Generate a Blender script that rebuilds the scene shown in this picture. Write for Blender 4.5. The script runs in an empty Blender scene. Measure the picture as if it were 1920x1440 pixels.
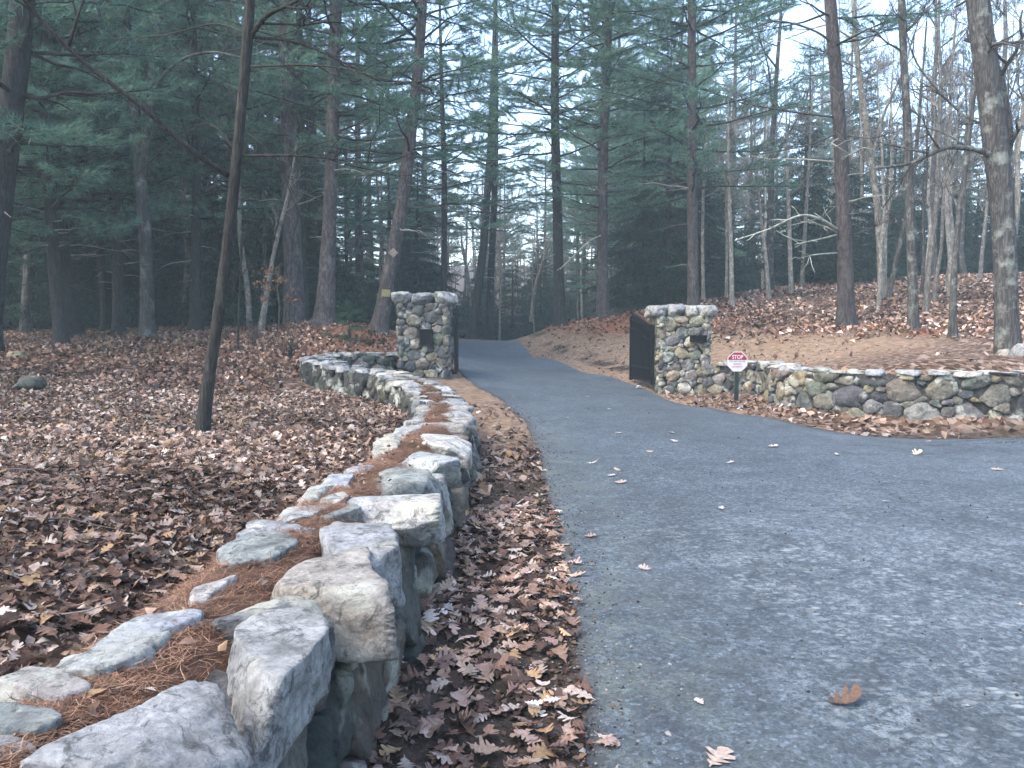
import bpy, bmesh, math, random
import numpy as np
from mathutils import Vector

# ------------------------------------------------------------------ camera, sky, sun, exposure
sc = bpy.context.scene
col = sc.collection
EYE = 1.6
PITCH = math.radians(4.56)
FPX = 1442.0                                  # focal length in photo pixels (1920 wide)
cam_d = bpy.data.cameras.new("camera")
cam_d.sensor_width = 36.0
cam_d.lens = FPX / 1920.0 * 36.0
cam_d.clip_start = 0.05
cam_d.clip_end = 2000.0
cam = bpy.data.objects.new("camera", cam_d)
cam.location = (0, 0, EYE)
cam.rotation_euler = (math.radians(90) - PITCH, 0, 0)
col.objects.link(cam)
sc.camera = cam

SUN_EL, SUN_AZ = math.radians(52), math.radians(240)
world = bpy.data.worlds.new("World")
sc.world = world
world.use_nodes = True
wn = world.node_tree
wn.nodes.clear()
sky = wn.nodes.new("ShaderNodeTexSky")
sky.sky_type = 'NISHITA'
sky.sun_disc = False
sky.sun_elevation = SUN_EL
sky.sun_rotation = SUN_AZ
sky.air_density = 1.0
sky.dust_density = 3.0
sky.ozone_density = 1.0
bg = wn.nodes.new("ShaderNodeBackground")
bg.inputs["Strength"].default_value = 0.15
wo = wn.nodes.new("ShaderNodeOutputWorld")
wn.links.new(sky.outputs[0], bg.inputs[0])
wn.links.new(bg.outputs[0], wo.inputs[0])

sun_d = bpy.data.lights.new("sun", 'SUN')
sun_d.energy = 0.5
sun_d.angle = math.radians(40)
sun_d.color = (1.0, 0.97, 0.93)
sun = bpy.data.objects.new("sun", sun_d)
# direction towards the sun, matching the sky texture (rotation measured clockwise from +Y)
sdir = Vector((math.sin(SUN_AZ) * math.cos(SUN_EL), math.cos(SUN_AZ) * math.cos(SUN_EL), math.sin(SUN_EL)))
sun.rotation_euler = sdir.to_track_quat('Z', 'Y').to_euler()
col.objects.link(sun)

sc.view_settings.view_transform = 'Standard'
sc.view_settings.look = 'None'
sc.view_settings.gamma = 1.0
sc.view_settings.exposure = 2.42
cy = sc.cycles
cy.max_bounces = 5
cy.diffuse_bounces = 3
cy.glossy_bounces = 2
cy.transmission_bounces = 3
cy.transparent_max_bounces = 4
cy.volume_bounces = 0
cy.sample_clamp_indirect = 6.0
cy.use_denoising = True
try:
    cy.denoiser = 'OPENIMAGEDENOISE'
    cy.denoising_prefilter = 'ACCURATE'
except Exception:
    pass

R = np.random.default_rng(7)
random.seed(7)


def at(px, py, d):
    """A point of the place seen at photo pixel (px, py) and standing d metres ahead of the camera."""
    a = (px - 960) / FPX
    b = -(py - 720) / FPX
    ry = math.cos(PITCH) + b * math.sin(PITCH)
    rz = -math.sin(PITCH) + b * math.cos(PITCH)
    t = d / ry
    return np.array((a * t, d, EYE + rz * t))


# ------------------------------------------------------------------ small maths helpers
_T = np.random.default_rng(3).random((32, 32, 32))


def vnoise(p):
    """value noise, p is (N,3)"""
    p = np.asarray(p, float)
    i = np.floor(p).astype(int)
    f = p - i
    f = f * f * (3 - 2 * f)
    i0 = i % 32
    i1 = (i + 1) % 32
    x0, y0, z0 = i0[:, 0], i0[:, 1], i0[:, 2]
    x1, y1, z1 = i1[:, 0], i1[:, 1], i1[:, 2]
    fx, fy, fz = f[:, 0], f[:, 1], f[:, 2]
    c00 = _T[x0, y0, z0] * (1 - fx) + _T[x1, y0, z0] * fx
    c10 = _T[x0, y1, z0] * (1 - fx) + _T[x1, y1, z0] * fx
    c01 = _T[x0, y0, z1] * (1 - fx) + _T[x1, y0, z1] * fx
    c11 = _T[x0, y1, z1] * (1 - fx) + _T[x1, y1, z1] * fx
    c0 = c00 * (1 - fy) + c10 * fy
    c1 = c01 * (1 - fy) + c11 * fy
    return c0 * (1 - fz) + c1 * fz


def fbm(p, octv=4):
    p = np.asarray(p, float)
    a, s, t = 1.0, 0.0, 0.0
    for k in range(octv):
        s = s + a * vnoise(p * (2.03 ** k) + 17.3 * k)
        t += a
        a *= 0.5
    return s / t


def noise2(x, y, f=1.0, o=3, off=0.0):
    x = np.asarray(x, float)
    y = np.asarray(y, float)
    sh = np.broadcast(x, y).shape
    X = np.broadcast_to(x, sh).ravel()
    Y = np.broadcast_to(y, sh).ravel()
    return fbm(np.stack([X * f + off, Y * f + off * 1.7, np.full(X.shape, 3.1 + off)], 1), o).reshape(sh)


def sstep(a, b, x):
    t = np.clip((np.asarray(x, float) - a) / (b - a), 0, 1)
    return t * t * (3 - 2 * t)


def catmull(pts, per=12):
    P = [np.array(p, float) for p in pts]
    P = [2 * P[0] - P[1]] + P + [2 * P[-1] - P[-2]]
    out = []
    for i in range(1, len(P) - 2):
        for k in range(per):
            t = k / per
            a, b, c, d = P[i - 1], P[i], P[i + 1], P[i + 2]
            out.append(0.5 * ((2 * b) + (-a + c) * t + (2 * a - 5 * b + 4 * c - d) * t * t + (-a + 3 * b - 3 * c + d) * t ** 3))
    out.append(P[-2])
    return np.array(out)


def norm(v):
    return v / np.maximum(np.linalg.norm(v, axis=-1, keepdims=True), 1e-9)


# ------------------------------------------------------------------ mesh builder
class MB:
    def __init__(self):
        self.v, self.c, self.f, self.mi = [], [], [], []
        self.cur = 0
        self.n = 0

    def add(self, v, faces, colour=(1, 1, 1)):
        """faces: list of (M,k) int arrays"""
        v = np.asarray(v, np.float32)
        c = np.asarray(colour, np.float32)
        if c.ndim == 1:
            c = np.broadcast_to(c, (len(v), 3))
        self.v.append(v)
        self.c.append(c)
        if isinstance(faces, np.ndarray):
            faces = [faces]
        for f in faces:
            self.f.append(np.asarray(f, np.int32) + self.n)
            self.mi.append(self.cur)
        self.n += len(v)

    def join(self, other, cur):
        self.v += other.v
        self.c += other.c
        self.f += [f + self.n for f in other.f]
        self.mi += [cur] * len(other.f)
        self.n += other.n
        return self

    def box(self, c, s, colour=(1, 1, 1), rot=0.0):
        x, y, z = s[0] / 2, s[1] / 2, s[2] / 2
        v = np.array([(-x, -y, -z), (x, -y, -z), (x, y, -z), (-x, y, -z), (-x, -y, z), (x, -y, z), (x, y, z), (-x, y, z)], float)
        ca, sa = math.cos(rot), math.sin(rot)
        w = v.copy()
        w[:, 0] = v[:, 0] * ca - v[:, 1] * sa
        w[:, 1] = v[:, 0] * sa + v[:, 1] * ca
        self.add(w + np.array(c), np.array([(0, 3, 2, 1), (4, 5, 6, 7), (0, 1, 5, 4), (1, 2, 6, 5), (2, 3, 7, 6), (3, 0, 4, 7)]), colour)

    def tubes(self, paths, sides=6, colour=(1, 1, 1), cap=True):
        """paths: list of (pts (n,3), radii (n,)) - batched by length"""
        by = {}
        for k, (p, r) in enumerate(paths):
            by.setdefault(len(p), []).append((np.asarray(p, float), np.asarray(r, float)))
        ang = np.linspace(0, 2 * np.pi, sides, endpoint=False)
        ca, sa = np.cos(ang), np.sin(ang)
        for n, lst in by.items():
            P = np.stack([a for a, b in lst])
            Rr = np.stack([b for a, b in lst])
            T = norm(np.gradient(P, axis=1))
            mt = norm(P[:, -1] - P[:, 0])
            ref = np.where(np.abs(mt[:, 2:3]) > 0.8, np.array([[1.0, 0, 0]]), np.array([[0, 0, 1.0]]))[:, None, :]
            A = norm(np.cross(T, np.broadcast_to(ref, T.shape)))
            B = np.cross(T, A)
            V = P[:, :, None, :] + Rr[:, :, None, None] * (A[:, :, None, :] * ca[None, None, :, None] + B[:, :, None, :] * sa[None, None, :, None])
            M = len(lst)
            V = V.reshape(-1, 3)
            m = np.arange(M)[:, None, None] * (n * sides)
            i = np.arange(n - 1)[None, :, None] * sides
            j = np.arange(sides)[None, None, :]
            j2 = (j + 1) % sides
            q = np.stack([m + i + j, m + i + j2, m + i + sides + j2, m + i + sides + j], -1).reshape(-1, 4)
            fs = [q]
            if cap and sides >= 5:
                mm = np.arange(M)[:, None] * (n * sides)
                jj = np.arange(sides)[None, :]
                fs.append(mm + (n - 1) * sides + jj)
                fs.append(mm + jj[:, ::-1])
            self.add(V, fs, colour)

    def build(self, name, mat, parent=None, smooth=True):
        me = bpy.data.meshes.new(name)
        if self.n:
            v = np.concatenate(self.v)
            c = np.concatenate(self.c)
            loops = np.concatenate([f.ravel() for f in self.f]).astype(np.int32)
            tot = np.concatenate([np.full(len(f), f.shape[1], np.int32) for f in self.f])
            st = np.zeros(len(tot), np.int32)
            st[1:] = np.cumsum(tot)[:-1]
            me.vertices.add(len(v))
            me.vertices.foreach_set("co", v.ravel())
            me.loops.add(len(loops))
            me.loops.foreach_set("vertex_index", loops)
            me.polygons.add(len(tot))
            me.polygons.foreach_set("loop_start", st)
            me.polygons.foreach_set("loop_total", tot)
            me.polygons.foreach_set("use_smooth", np.full(len(tot), smooth))
            at_ = me.attributes.new("tint", 'FLOAT_COLOR', 'POINT')
            at_.data.foreach_set("color", np.concatenate([c, np.ones((len(c), 1), np.float32)], 1).astype(np.float32).ravel())
            me.update(calc_edges=True)
            me.validate()
            if any(self.mi):
                me.polygons.foreach_set("material_index", np.concatenate([np.full(len(f), m_, np.int32) for f, m_ in zip(self.f, self.mi)]))
        for m_ in (mat if isinstance(mat, (list, tuple)) else [mat]):
            me.materials.append(m_)
        return link(name, me, parent)


def link(name, me, parent=None):
    o = bpy.data.objects.new(name, me)
    col.objects.link(o)
    if parent is not None:
        o.parent = parent
    return o


def tag(o, label=None, cat=None, group=None, kind=None):
    if label:
        o["label"] = label
    if cat:
        o["category"] = cat
    if group:
        o["group"] = group
    if kind:
        o["kind"] = kind
    return o


def thing(name, label, cat, loc=(0, 0, 0), group=None, rz=0.0):
    o = bpy.data.objects.new(name, None)
    o.empty_display_size = 0.2
    col.objects.link(o)
    o.location = tuple(float(x) for x in loc)
    o.rotation_euler = (0, 0, rz)
    return tag(o, label, cat, group)


def copy_tree(o, parent=None):
    c = o.copy()
    col.objects.link(c)
    c.parent = parent
    for ch in list(o.children):
        copy_tree(ch, c)
    return c


# ------------------------------------------------------------------ materials
def new_mat(name):
    m = bpy.data.materials.new(name)
    m.use_nodes = True
    nt = m.node_tree
    nt.nodes.clear()
    out = nt.nodes.new("ShaderNodeOutputMaterial")
    b = nt.nodes.new("ShaderNodeBsdfPrincipled")
    nt.links.new(b.outputs[0], out.inputs[0])
    return m, nt, b, out


def N(nt, t, **kw):
    n = nt.nodes.new(t)
    for k, v in kw.items():
        setattr(n, k, v)
    return n


def mixc(nt, fac, a, b, mode='MIX'):
    n = nt.nodes.new("ShaderNodeMix")
    n.data_type = 'RGBA'
    n.blend_type = mode
    for key, val in (("Factor", fac),):
        if hasattr(val, "is_linked"):
            nt.links.new(val, n.inputs[0])
        else:
            n.inputs[0].default_value = val
    for idx, val in ((6, a), (7, b)):
        if hasattr(val, "is_linked"):
            nt.links.new(val, n.inputs[idx])
        else:
            n.inputs[idx].default_value = (val[0], val[1], val[2], 1)
    return n.outputs[2]


def ramp(nt, src, stops):
    r = nt.nodes.new("ShaderNodeValToRGB")
    while len(r.color_ramp.elements) < len(stops):
        r.color_ramp.elements.new(0.5)
    for e, (p, c) in zip(r.color_ramp.elements, stops):
        e.position = p
        if isinstance(c, (int, float)):
            c = (c, c, c)
        e.color = (c[0], c[1], c[2], 1)
    nt.links.new(src, r.inputs[0])
    return r.outputs[0]


def noise_node(nt, coord, scale, detail=4, rough=0.55, dist=0.0):
    n = nt.nodes.new("ShaderNodeTexNoise")
    n.inputs["Scale"].default_value = scale
    n.inputs["Detail"].default_value = detail
    n.inputs["Roughness"].default_value = rough
    n.inputs["Distortion"].default_value = dist
    if coord is not None:
        nt.links.new(coord, n.inputs["Vector"])
    return n.outputs[0]


def bump(nt, height, strength, dist, bsdf, prev=None):
    b = nt.nodes.new("ShaderNodeBump")
    b.inputs["Strength"].default_value = strength
    b.inputs["Distance"].default_value = dist
    nt.links.new(height, b.inputs["Height"])
    if prev is not None:
        nt.links.new(prev, b.inputs["Normal"])
    if bsdf is not None:
        nt.links.new(b.outputs[0], bsdf.inputs["Normal"])
    return b.outputs[0]


def tint_node(nt):
    a = nt.nodes.new("ShaderNodeAttribute")
    a.attribute_name = "tint"
    return a.outputs["Color"]


def geo_pos(nt):
    return nt.nodes.new("ShaderNodeNewGeometry").outputs["Position"]


def obj_co(nt):
    return nt.nodes.new("ShaderNodeTexCoord").outputs["Object"]


def mat_stone():
    m, nt, b, o = new_mat("field_stone")
    p = geo_pos(nt)
    t = tint_node(nt)
    n1 = noise_node(nt, p, 7, 6, 0.65)
    n2 = noise_node(nt, p, 38, 5, 0.7)
    n3 = noise_node(nt, p, 3.2, 3, 0.5, 0.4)
    c = mixc(nt, 1.0, t, ramp(nt, n1, [(0.30, 0.38), (0.46, 0.9), (0.6, 1.15), (0.75, 1.4)]), 'MULTIPLY')
    c = mixc(nt, 0.75, c, ramp(nt, n2, [(0.3, 0.45), (0.55, 1.0), (0.7, 1.3)]), 'MULTIPLY')
    lich = ramp(nt, n3, [(0.56, 0.0), (0.63, 0.55)])
    c = mixc(nt, lich, c, (0.46, 0.48, 0.42))
    n4 = noise_node(nt, p, 11, 6, 0.8, 0.9)
    c = mixc(nt, ramp(nt, n4, [(0.53, 0.0), (0.62, 0.8)]), c, (0.055, 0.060, 0.058))
    wvv = nt.nodes.new("ShaderNodeTexVoronoi"); wvv.feature = 'DISTANCE_TO_EDGE'; wvv.inputs["Scale"].default_value = 4.5
    wv2 = nt.nodes.new("ShaderNodeVectorMath"); wv2.operation = 'MULTIPLY_ADD'
    nz2 = nt.nodes.new("ShaderNodeTexNoise"); nz2.inputs["Scale"].default_value = 4; nz2.inputs["Detail"].default_value = 6
    nt.links.new(p, nz2.inputs["Vector"])
    nt.links.new(nz2.outputs["Color"], wv2.inputs[0]); wv2.inputs[1].default_value = (.4, .4, .3)
    nt.links.new(p, wv2.inputs[2])
    nt.links.new(wv2.outputs[0], wvv.inputs["Vector"])
    c = mixc(nt, ramp(nt, wvv.outputs["Distance"], [(0.0, 0.45), (0.012, 0.0)]), c, (0.03, 0.032, 0.031))
    n6 = noise_node(nt, p, 2.3, 3, 0.6)
    c = mixc(nt, ramp(nt, n6, [(0.5, 0.0), (0.68, 0.45)]), c, mixc(nt, 1.0, c, (1.25, 1.08, 0.80), 'MULTIPLY'))
    nt.links.new(c, b.inputs["Base Color"])
    b.inputs["Roughness"].default_value = 0.85
    b.inputs["Specular IOR Level"].default_value = 0.3
    vd = nt.nodes.new("ShaderNodeTexVoronoi")
    vd.inputs["Scale"].default_value = 7.5
    wv = nt.nodes.new("ShaderNodeVectorMath"); wv.operation = 'MULTIPLY_ADD'
    nz = nt.nodes.new("ShaderNodeTexNoise"); nz.inputs["Scale"].default_value = 5; nz.inputs["Detail"].default_value = 5
    nt.links.new(p, nz.inputs["Vector"])
    nt.links.new(nz.outputs["Color"], wv.inputs[0]); wv.inputs[1].default_value = (.22, .22, .12)
    nt.links.new(p, wv.inputs[2])
    nt.links.new(wv.outputs[0], vd.inputs["Vector"])
    h0 = bump(nt, vd.outputs["Distance"], 0.75, 0.06, None)
    h = bump(nt, noise_node(nt, p, 9, 10, 0.75, 0.8), 0.9, 0.05, None, h0)
    bump(nt, n2, 0.8, 0.014, b, h)
    return m


def mat_simple_tint(name, rough=0.9, nscale=20, lo=0.7, hi=1.25, bumpd=0.0, spec=0.2, translucent=0.0, objvar=False):
    m, nt, b, o = new_mat(name)
    p = geo_pos(nt)
    t = tint_node(nt)
    n1 = noise_node(nt, p, nscale, 3)
    c = mixc(nt, 1.0, t, ramp(nt, n1, [(0.3, lo), (0.7, hi)]), 'MULTIPLY')
    if objvar:
        oi = nt.nodes.new("ShaderNodeObjectInfo")
        c = mixc(nt, 1.0, c, ramp(nt, oi.outputs["Random"], [(0.0, (0.75, 0.8, 0.8)), (0.5, (1, 1, 1)), (1.0, (1.25, 1.2, 1.0))]), 'MULTIPLY')
    nt.links.new(c, b.inputs["Base Color"])
    b.inputs["Roughness"].default_value = rough
    b.inputs["Specular IOR Level"].default_value = spec
    if bumpd:
        bump(nt, n1, 0.6, bumpd, b)
    if translucent:
        tr = nt.nodes.new("ShaderNodeBsdfTranslucent")
        nt.links.new(c, tr.inputs[0])
        mx = nt.nodes.new("ShaderNodeMixShader")
        mx.inputs[0].default_value = translucent
        nt.links.new(b.outputs[0], mx.inputs[1])
        nt.links.new(tr.outputs[0], mx.inputs[2])
        nt.links.new(mx.outputs[0], o.inputs[0])
    return m


def mat_bark(name, base, dark, pale, pale_amt=0.5, sx=14, sz=2.2):
    m, nt, b, o = new_mat(name)
    p = obj_co(nt)
    mp = nt.nodes.new("ShaderNodeMapping")
    mp.inputs["Scale"].default_value = (sx, sx, sz)
    nt.links.new(p, mp.inputs[0])
    n1 = noise_node(nt, mp.outputs[0], 1.0, 5, 0.65, 0.5)
    v = nt.nodes.new("ShaderNodeTexVoronoi")
    v.feature = 'DISTANCE_TO_EDGE'
    v.inputs["Scale"].default_value = 1.3
    nt.links.new(mp.outputs[0], v.inputs["Vector"])
    n2 = noise_node(nt, p, 3.0, 5, 0.7)
    c = mixc(nt, ramp(nt, n1, [(0.35, 0.0), (0.62, 1.0)]), dark, base)
    c = mixc(nt, ramp(nt, v.outputs["Distance"], [(0.0, 0.9), (0.16, 0.0)]), c, dark)
    c = mixc(nt, ramp(nt, n2, [(0.52, 0.0), (0.66, pale_amt)]), c, pale)
    oi = nt.nodes.new("ShaderNodeObjectInfo")
    c = mixc(nt, 1.0, c, ramp(nt, oi.outputs["Random"], [(0.0, 0.75), (1.0, 1.25)]), 'MULTIPLY')
    nt.links.new(c, b.inputs["Base Color"])
    b.inputs["Roughness"].default_value = 0.95
    b.inputs["Specular IOR Level"].default_value = 0.15
    h = bump(nt, n1, 1.0, 0.06, None)
    bump(nt, v.outputs["Distance"], 0.5, 0.03, b, h)
    return m


def mat_plain(name, c, rough=0.5, metal=0.0, var=0.15, scale=40, spec=0.4):
    m, nt, b, o = new_mat(name)
    n1 = noise_node(nt, obj_co(nt), scale, 3)
    cc = mixc(nt, ramp(nt, n1, [(0.35, 0.0), (0.7, 1.0)]), tuple(x * (1 - var) for x in c), tuple(min(1, x * (1 + var)) for x in c))
    nt.links.new(cc, b.inputs["Base Color"])
    b.inputs["Roughness"].default_value = rough
    b.inputs["Metallic"].default_value = metal
    b.inputs["Specular IOR Level"].default_value = spec
    return m


def mat_ground():
    """woodland floor: mask colour in 'tint': R bare tan soil, G orange needles, B dark humus; litter elsewhere"""
    m, nt, b, o = new_mat("forest_floor")
    p = geo_pos(nt)
    t = nt.nodes.new("ShaderNodeSeparateColor")
    nt.links.new(tint_node(nt), t.inputs[0])
    v = nt.nodes.new("ShaderNodeTexVoronoi")
    v.inputs["Scale"].default_value = 13
    v.inputs["Randomness"].default_value = 1.0
    nt.links.new(p, v.inputs["Vector"])
    sep = nt.nodes.new("ShaderNodeSeparateColor")
    nt.links.new(v.outputs["Color"], sep.inputs[0])
    litter = ramp(nt, sep.outputs[0], [(0.0, (0.035, 0.022, 0.016)), (0.3, (0.11, 0.062, 0.042)), (0.6, (0.20, 0.13, 0.092)), (0.85, (0.30, 0.22, 0.17)), (1.0, (0.42, 0.34, 0.29))])
    n1 = noise_node(nt, p, 2.2, 5, 0.6)
    litter = mixc(nt, 1.0, litter, ramp(nt, n1, [(0.3, 0.6), (0.7, 1.15)]), 'MULTIPLY')
    n2 = noise_node(nt, p, 6, 6, 0.7)
    n3 = noise_node(nt, p, 60, 4, 0.7)
    soil = ramp(nt, n2, [(0.30, (0.11, 0.075, 0.052)), (0.45, (0.25, 0.175, 0.12)), (0.6, (0.35, 0.25, 0.17)), (0.75, (0.44, 0.34, 0.25))])
    soil = mixc(nt, 0.6, soil, ramp(nt, n3, [(0.3, 0.5), (0.65, 1.25)]), 'MULTIPLY')
    orange = ramp(nt, n2, [(0.25, (0.13, 0.055, 0.030)), (0.5, (0.26, 0.115, 0.062)), (0.75, (0.36, 0.19, 0.11))])
    orange = mixc(nt, 0.6, orange, ramp(nt, n3, [(0.3, 0.5), (0.65, 1.25)]), 'MULTIPLY')
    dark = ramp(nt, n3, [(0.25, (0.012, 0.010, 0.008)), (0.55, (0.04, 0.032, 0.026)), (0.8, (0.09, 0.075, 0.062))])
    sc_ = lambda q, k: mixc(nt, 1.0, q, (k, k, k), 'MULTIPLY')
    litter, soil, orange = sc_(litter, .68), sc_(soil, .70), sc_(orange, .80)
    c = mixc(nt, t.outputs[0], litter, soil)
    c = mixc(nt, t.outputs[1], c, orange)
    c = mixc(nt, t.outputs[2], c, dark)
    nt.links.new(c, b.inputs["Base Color"])
    b.inputs["Roughness"].default_value = 0.95
    b.inputs["Specular IOR Level"].default_value = 0.1
    h = bump(nt, n3, 0.6, 0.02, None)
    bump(nt, v.outputs["Distance"], 0.5, 0.03, b, h)
    return m


def mat_asphalt():
    """'tint': R worn pale patches weight, G mossy silt along the edge, B dark tar edge"""
    m, nt, b, o = new_mat("asphalt")
    p = geo_pos(nt)
    t = nt.nodes.new("ShaderNodeSeparateColor")
    nt.links.new(tint_node(nt), t.inputs[0])
    g = noise_node(nt, p, 75, 4, 0.8)
    g2 = noise_node(nt, p, 15, 7, 0.82, 0.6)
    big = noise_node(nt, p, 0.55, 5, 0.6)
    mid = noise_node(nt, p, 2.4, 7, 0.72, 0.8)
    vo = nt.nodes.new("ShaderNodeTexVoronoi")
    vo.inputs["Scale"].default_value = 48
    nt.links.new(p, vo.inputs["Vector"])
    vs = nt.nodes.new("ShaderNodeSeparateColor")
    nt.links.new(vo.outputs["Color"], vs.inputs[0])
    c = ramp(nt, g, [(0.28, (0.021, 0.028, 0.034)), (0.5, (0.051, 0.066, 0.079)), (0.72, (0.112, 0.136, 0.154))])
    c = mixc(nt, 0.55, c, ramp(nt, vs.outputs[0], [(0.0, 0.25), (0.5, 0.9), (0.85, 1.3), (1.0, 2.6)]), 'MULTIPLY')
    c = mixc(nt, 1.0, c, ramp(nt, big, [(0.3, 0.70), (0.7, 1.10)]), 'MULTIPLY')
    c = mixc(nt, 0.8, c, ramp(nt, mid, [(0.32, 0.62), (0.6, 1.15)]), 'MULTIPLY')
    # worn patches where the pale aggregate shows
    mm = nt.nodes.new("ShaderNodeMath"); mm.operation = 'MULTIPLY'
    nt.links.new(ramp(nt, g2, [(0.50, 0.0), (0.57, 1.0)]), mm.inputs[0])
    nt.links.new(t.outputs[0], mm.inputs[1])
    mm2 = nt.nodes.new("ShaderNodeMath"); mm2.operation = 'MULTIPLY'
    nt.links.new(mm.outputs[0], mm2.inputs[0])
    nt.links.new(ramp(nt, mid, [(0.40, 0.05), (0.60, 0.85)]), mm2.inputs[1])
    c = mixc(nt, mm2.outputs[0], c, mixc(nt, ramp(nt, g, [(0.3, 0.0), (0.6, 1.0)]), (0.085, 0.10, 0.108), (0.20, 0.225, 0.23)))
    vf = nt.nodes.new("ShaderNodeTexVoronoi")
    vf.inputs["Scale"].default_value = 19
    dmap = nt.nodes.new("ShaderNodeMapping")
    dmap.inputs["Scale"].default_value = (.8, 1.25, 1)
    nt.links.new(p, dmap.inputs[0])
    nt.links.new(dmap.outputs[0], vf.inputs["Vector"])
    fs_ = nt.nodes.new("ShaderNodeSeparateColor")
    nt.links.new(vf.outputs["Color"], fs_.inputs[0])
    mf = nt.nodes.new("ShaderNodeMath"); mf.operation = 'MULTIPLY'
    nt.links.new(ramp(nt, fs_.outputs[1], [(0.64, 0.0), (0.72, 1.0)]), mf.inputs[0])
    nt.links.new(ramp(nt, vf.outputs["Distance"], [(0.25, 1.0), (0.55, 0.0)]), mf.inputs[1])
    mf2 = nt.nodes.new("ShaderNodeMath"); mf2.operation = 'MULTIPLY'
    nt.links.new(mf.outputs[0], mf2.inputs[0])
    mf3 = nt.nodes.new("ShaderNodeMath"); mf3.operation = 'MULTIPLY'
    nt.links.new(ramp(nt, noise_node(nt, p, 1.5, 6, 0.7, 0.5), [(0.44, 0.05), (0.60, 0.9)]), mf3.inputs[0])
    nt.links.new(t.outputs[0], mf3.inputs[1])
    nt.links.new(mf3.outputs[0], mf2.inputs[1])
    c = mixc(nt, mf2.outputs[0], c, (0.20, 0.225, 0.23))
    # dark holes where the binder has crumbled
    mh = nt.nodes.new("ShaderNodeMath"); mh.operation = 'MULTIPLY'
    nt.links.new(ramp(nt, fs_.outputs[2], [(0.80, 0.0), (0.88, 0.75)]), mh.inputs[0])
    nt.links.new(ramp(nt, vf.outputs["Distance"], [(0.2, 1.0), (0.5, 0.0)]), mh.inputs[1])
    c = mixc(nt, mh.outputs[0], c, (0.025, 0.03, 0.036))
    # black pits
    c = mixc(nt, ramp(nt, noise_node(nt, p, 24, 2, 0.5), [(0.69, 0.0), (0.72, 0.85)]), c, (0.02, 0.02, 0.022))
    mo = nt.nodes.new("ShaderNodeMath"); mo.operation = 'MULTIPLY'
    nt.links.new(t.outputs[1], mo.inputs[0])
    nt.links.new(ramp(nt, noise_node(nt, p, 2.6, 6, 0.7), [(0.42, 0.0), (0.66, 0.6)]), mo.inputs[1])
    c = mixc(nt, mo.outputs[0], c, mixc(nt, ramp(nt, g, [(0.35, 0.0), (0.6, 1.0)]), (0.06, 0.072, 0.054), (0.13, 0.152, 0.12)))
    c = mixc(nt, t.outputs[2], c, (0.03, 0.031, 0.033))
    nt.links.new(c, b.inputs["Base Color"])
    b.inputs["Roughness"].default_value = 0.72
    b.inputs["Specular IOR Level"].default_value = 0.4
    h = bump(nt, g, 0.45, 0.006, None)
    bump(nt, g2, 0.35, 0.012, b, h)
    return m


M = {}
M['stone'] = mat_stone()
M['mortar'] = mat_plain("dark_mortar", (0.034, 0.033, 0.031), 0.95, var=0.5, scale=25, spec=0.1)
M['ground'] = mat_ground()
M['asphalt'] = mat_asphalt()
M['leaf'] = mat_simple_tint("dry_leaf", 0.85, 60, 0.7, 1.2, spec=0.1, translucent=0.12)
M['litter_needles'] = mat_simple_tint("fallen_needles", 0.85, 90, 0.6, 1.3, spec=0.15)
M['pine_leaf'] = mat_simple_tint("pine_needles", 0.55, 0.8, 0.75, 1.25, spec=0.3, translucent=0.45, objvar=True)
M['pine_bark'] = mat_bark("pine_bark", (0.108, 0.091, 0.090), (0.034, 0.030, 0.030), (0.15, 0.145, 0.14), 0.4, 12, 3.0)
M['grey_bark'] = mat_bark("grey_bark", (0.095, 0.092, 0.088), (0.034, 0.032, 0.031), (0.22, 0.24, 0.21), 0.7, 14, 2.2)
M['dark_bark'] = mat_bark("dark_bark", (0.050, 0.046, 0.044), (0.017, 0.016, 0.016), (0.07, 0.078, 0.07), 0.3, 20, 3)
M['young_bark'] = mat_bark("young_bark", (0.056, 0.053, 0.047), (0.022, 0.021, 0.02), (0.085, 0.088, 0.072), 0.5, 26, 3)
M['pale_bark'] = mat_bark("pale_bark", (0.25, 0.235, 0.205), (0.10, 0.095, 0.085), (0.38, 0.38, 0.33), 0.6, 10, 3)
M['dead_wood'] = mat_simple_tint("dead_branch", 0.9, 6, 0.5, 1.4, spec=0.15)
M['black_metal'] = mat_plain("black_metal", (0.004, 0.0045, 0.006), 0.5, 0.0, 0.3, 30, 0.25)
M['plaque'] = mat_plain("black_plaque", (0.005, 0.005, 0.006), 0.7, 0.0, 0.3, 60, 0.12)
M['red'] = mat_plain("sign_red", (0.20, 0.006, 0.018), 0.45, 0, 0.06, 10)
M['white'] = mat_plain("sign_white", (0.46, 0.45, 0.47), 0.45, 0, 0.04, 10)
M['signtext'] = mat_plain("sign_text_red", (0.22, 0.05, 0.07), 0.5, 0, 0.05, 10)
M['signtextdark'] = mat_plain("sign_text_grey", (0.12, 0.12, 0.15), 0.5, 0, 0.05, 10)
M['wood_sign'] = mat_plain("weathered_board", (0.20, 0.165, 0.14), 0.8, 0, 0.35, 30, 0.1)
M['yellow_sign'] = mat_plain("faded_yellow_board", (0.17, 0.155, 0.085), 0.7, 0, 0.2, 30, 0.1)
M['green_post'] = mat_plain("green_post", (0.010, 0.020, 0.020), 0.5, 0, 0.2, 30)

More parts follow.
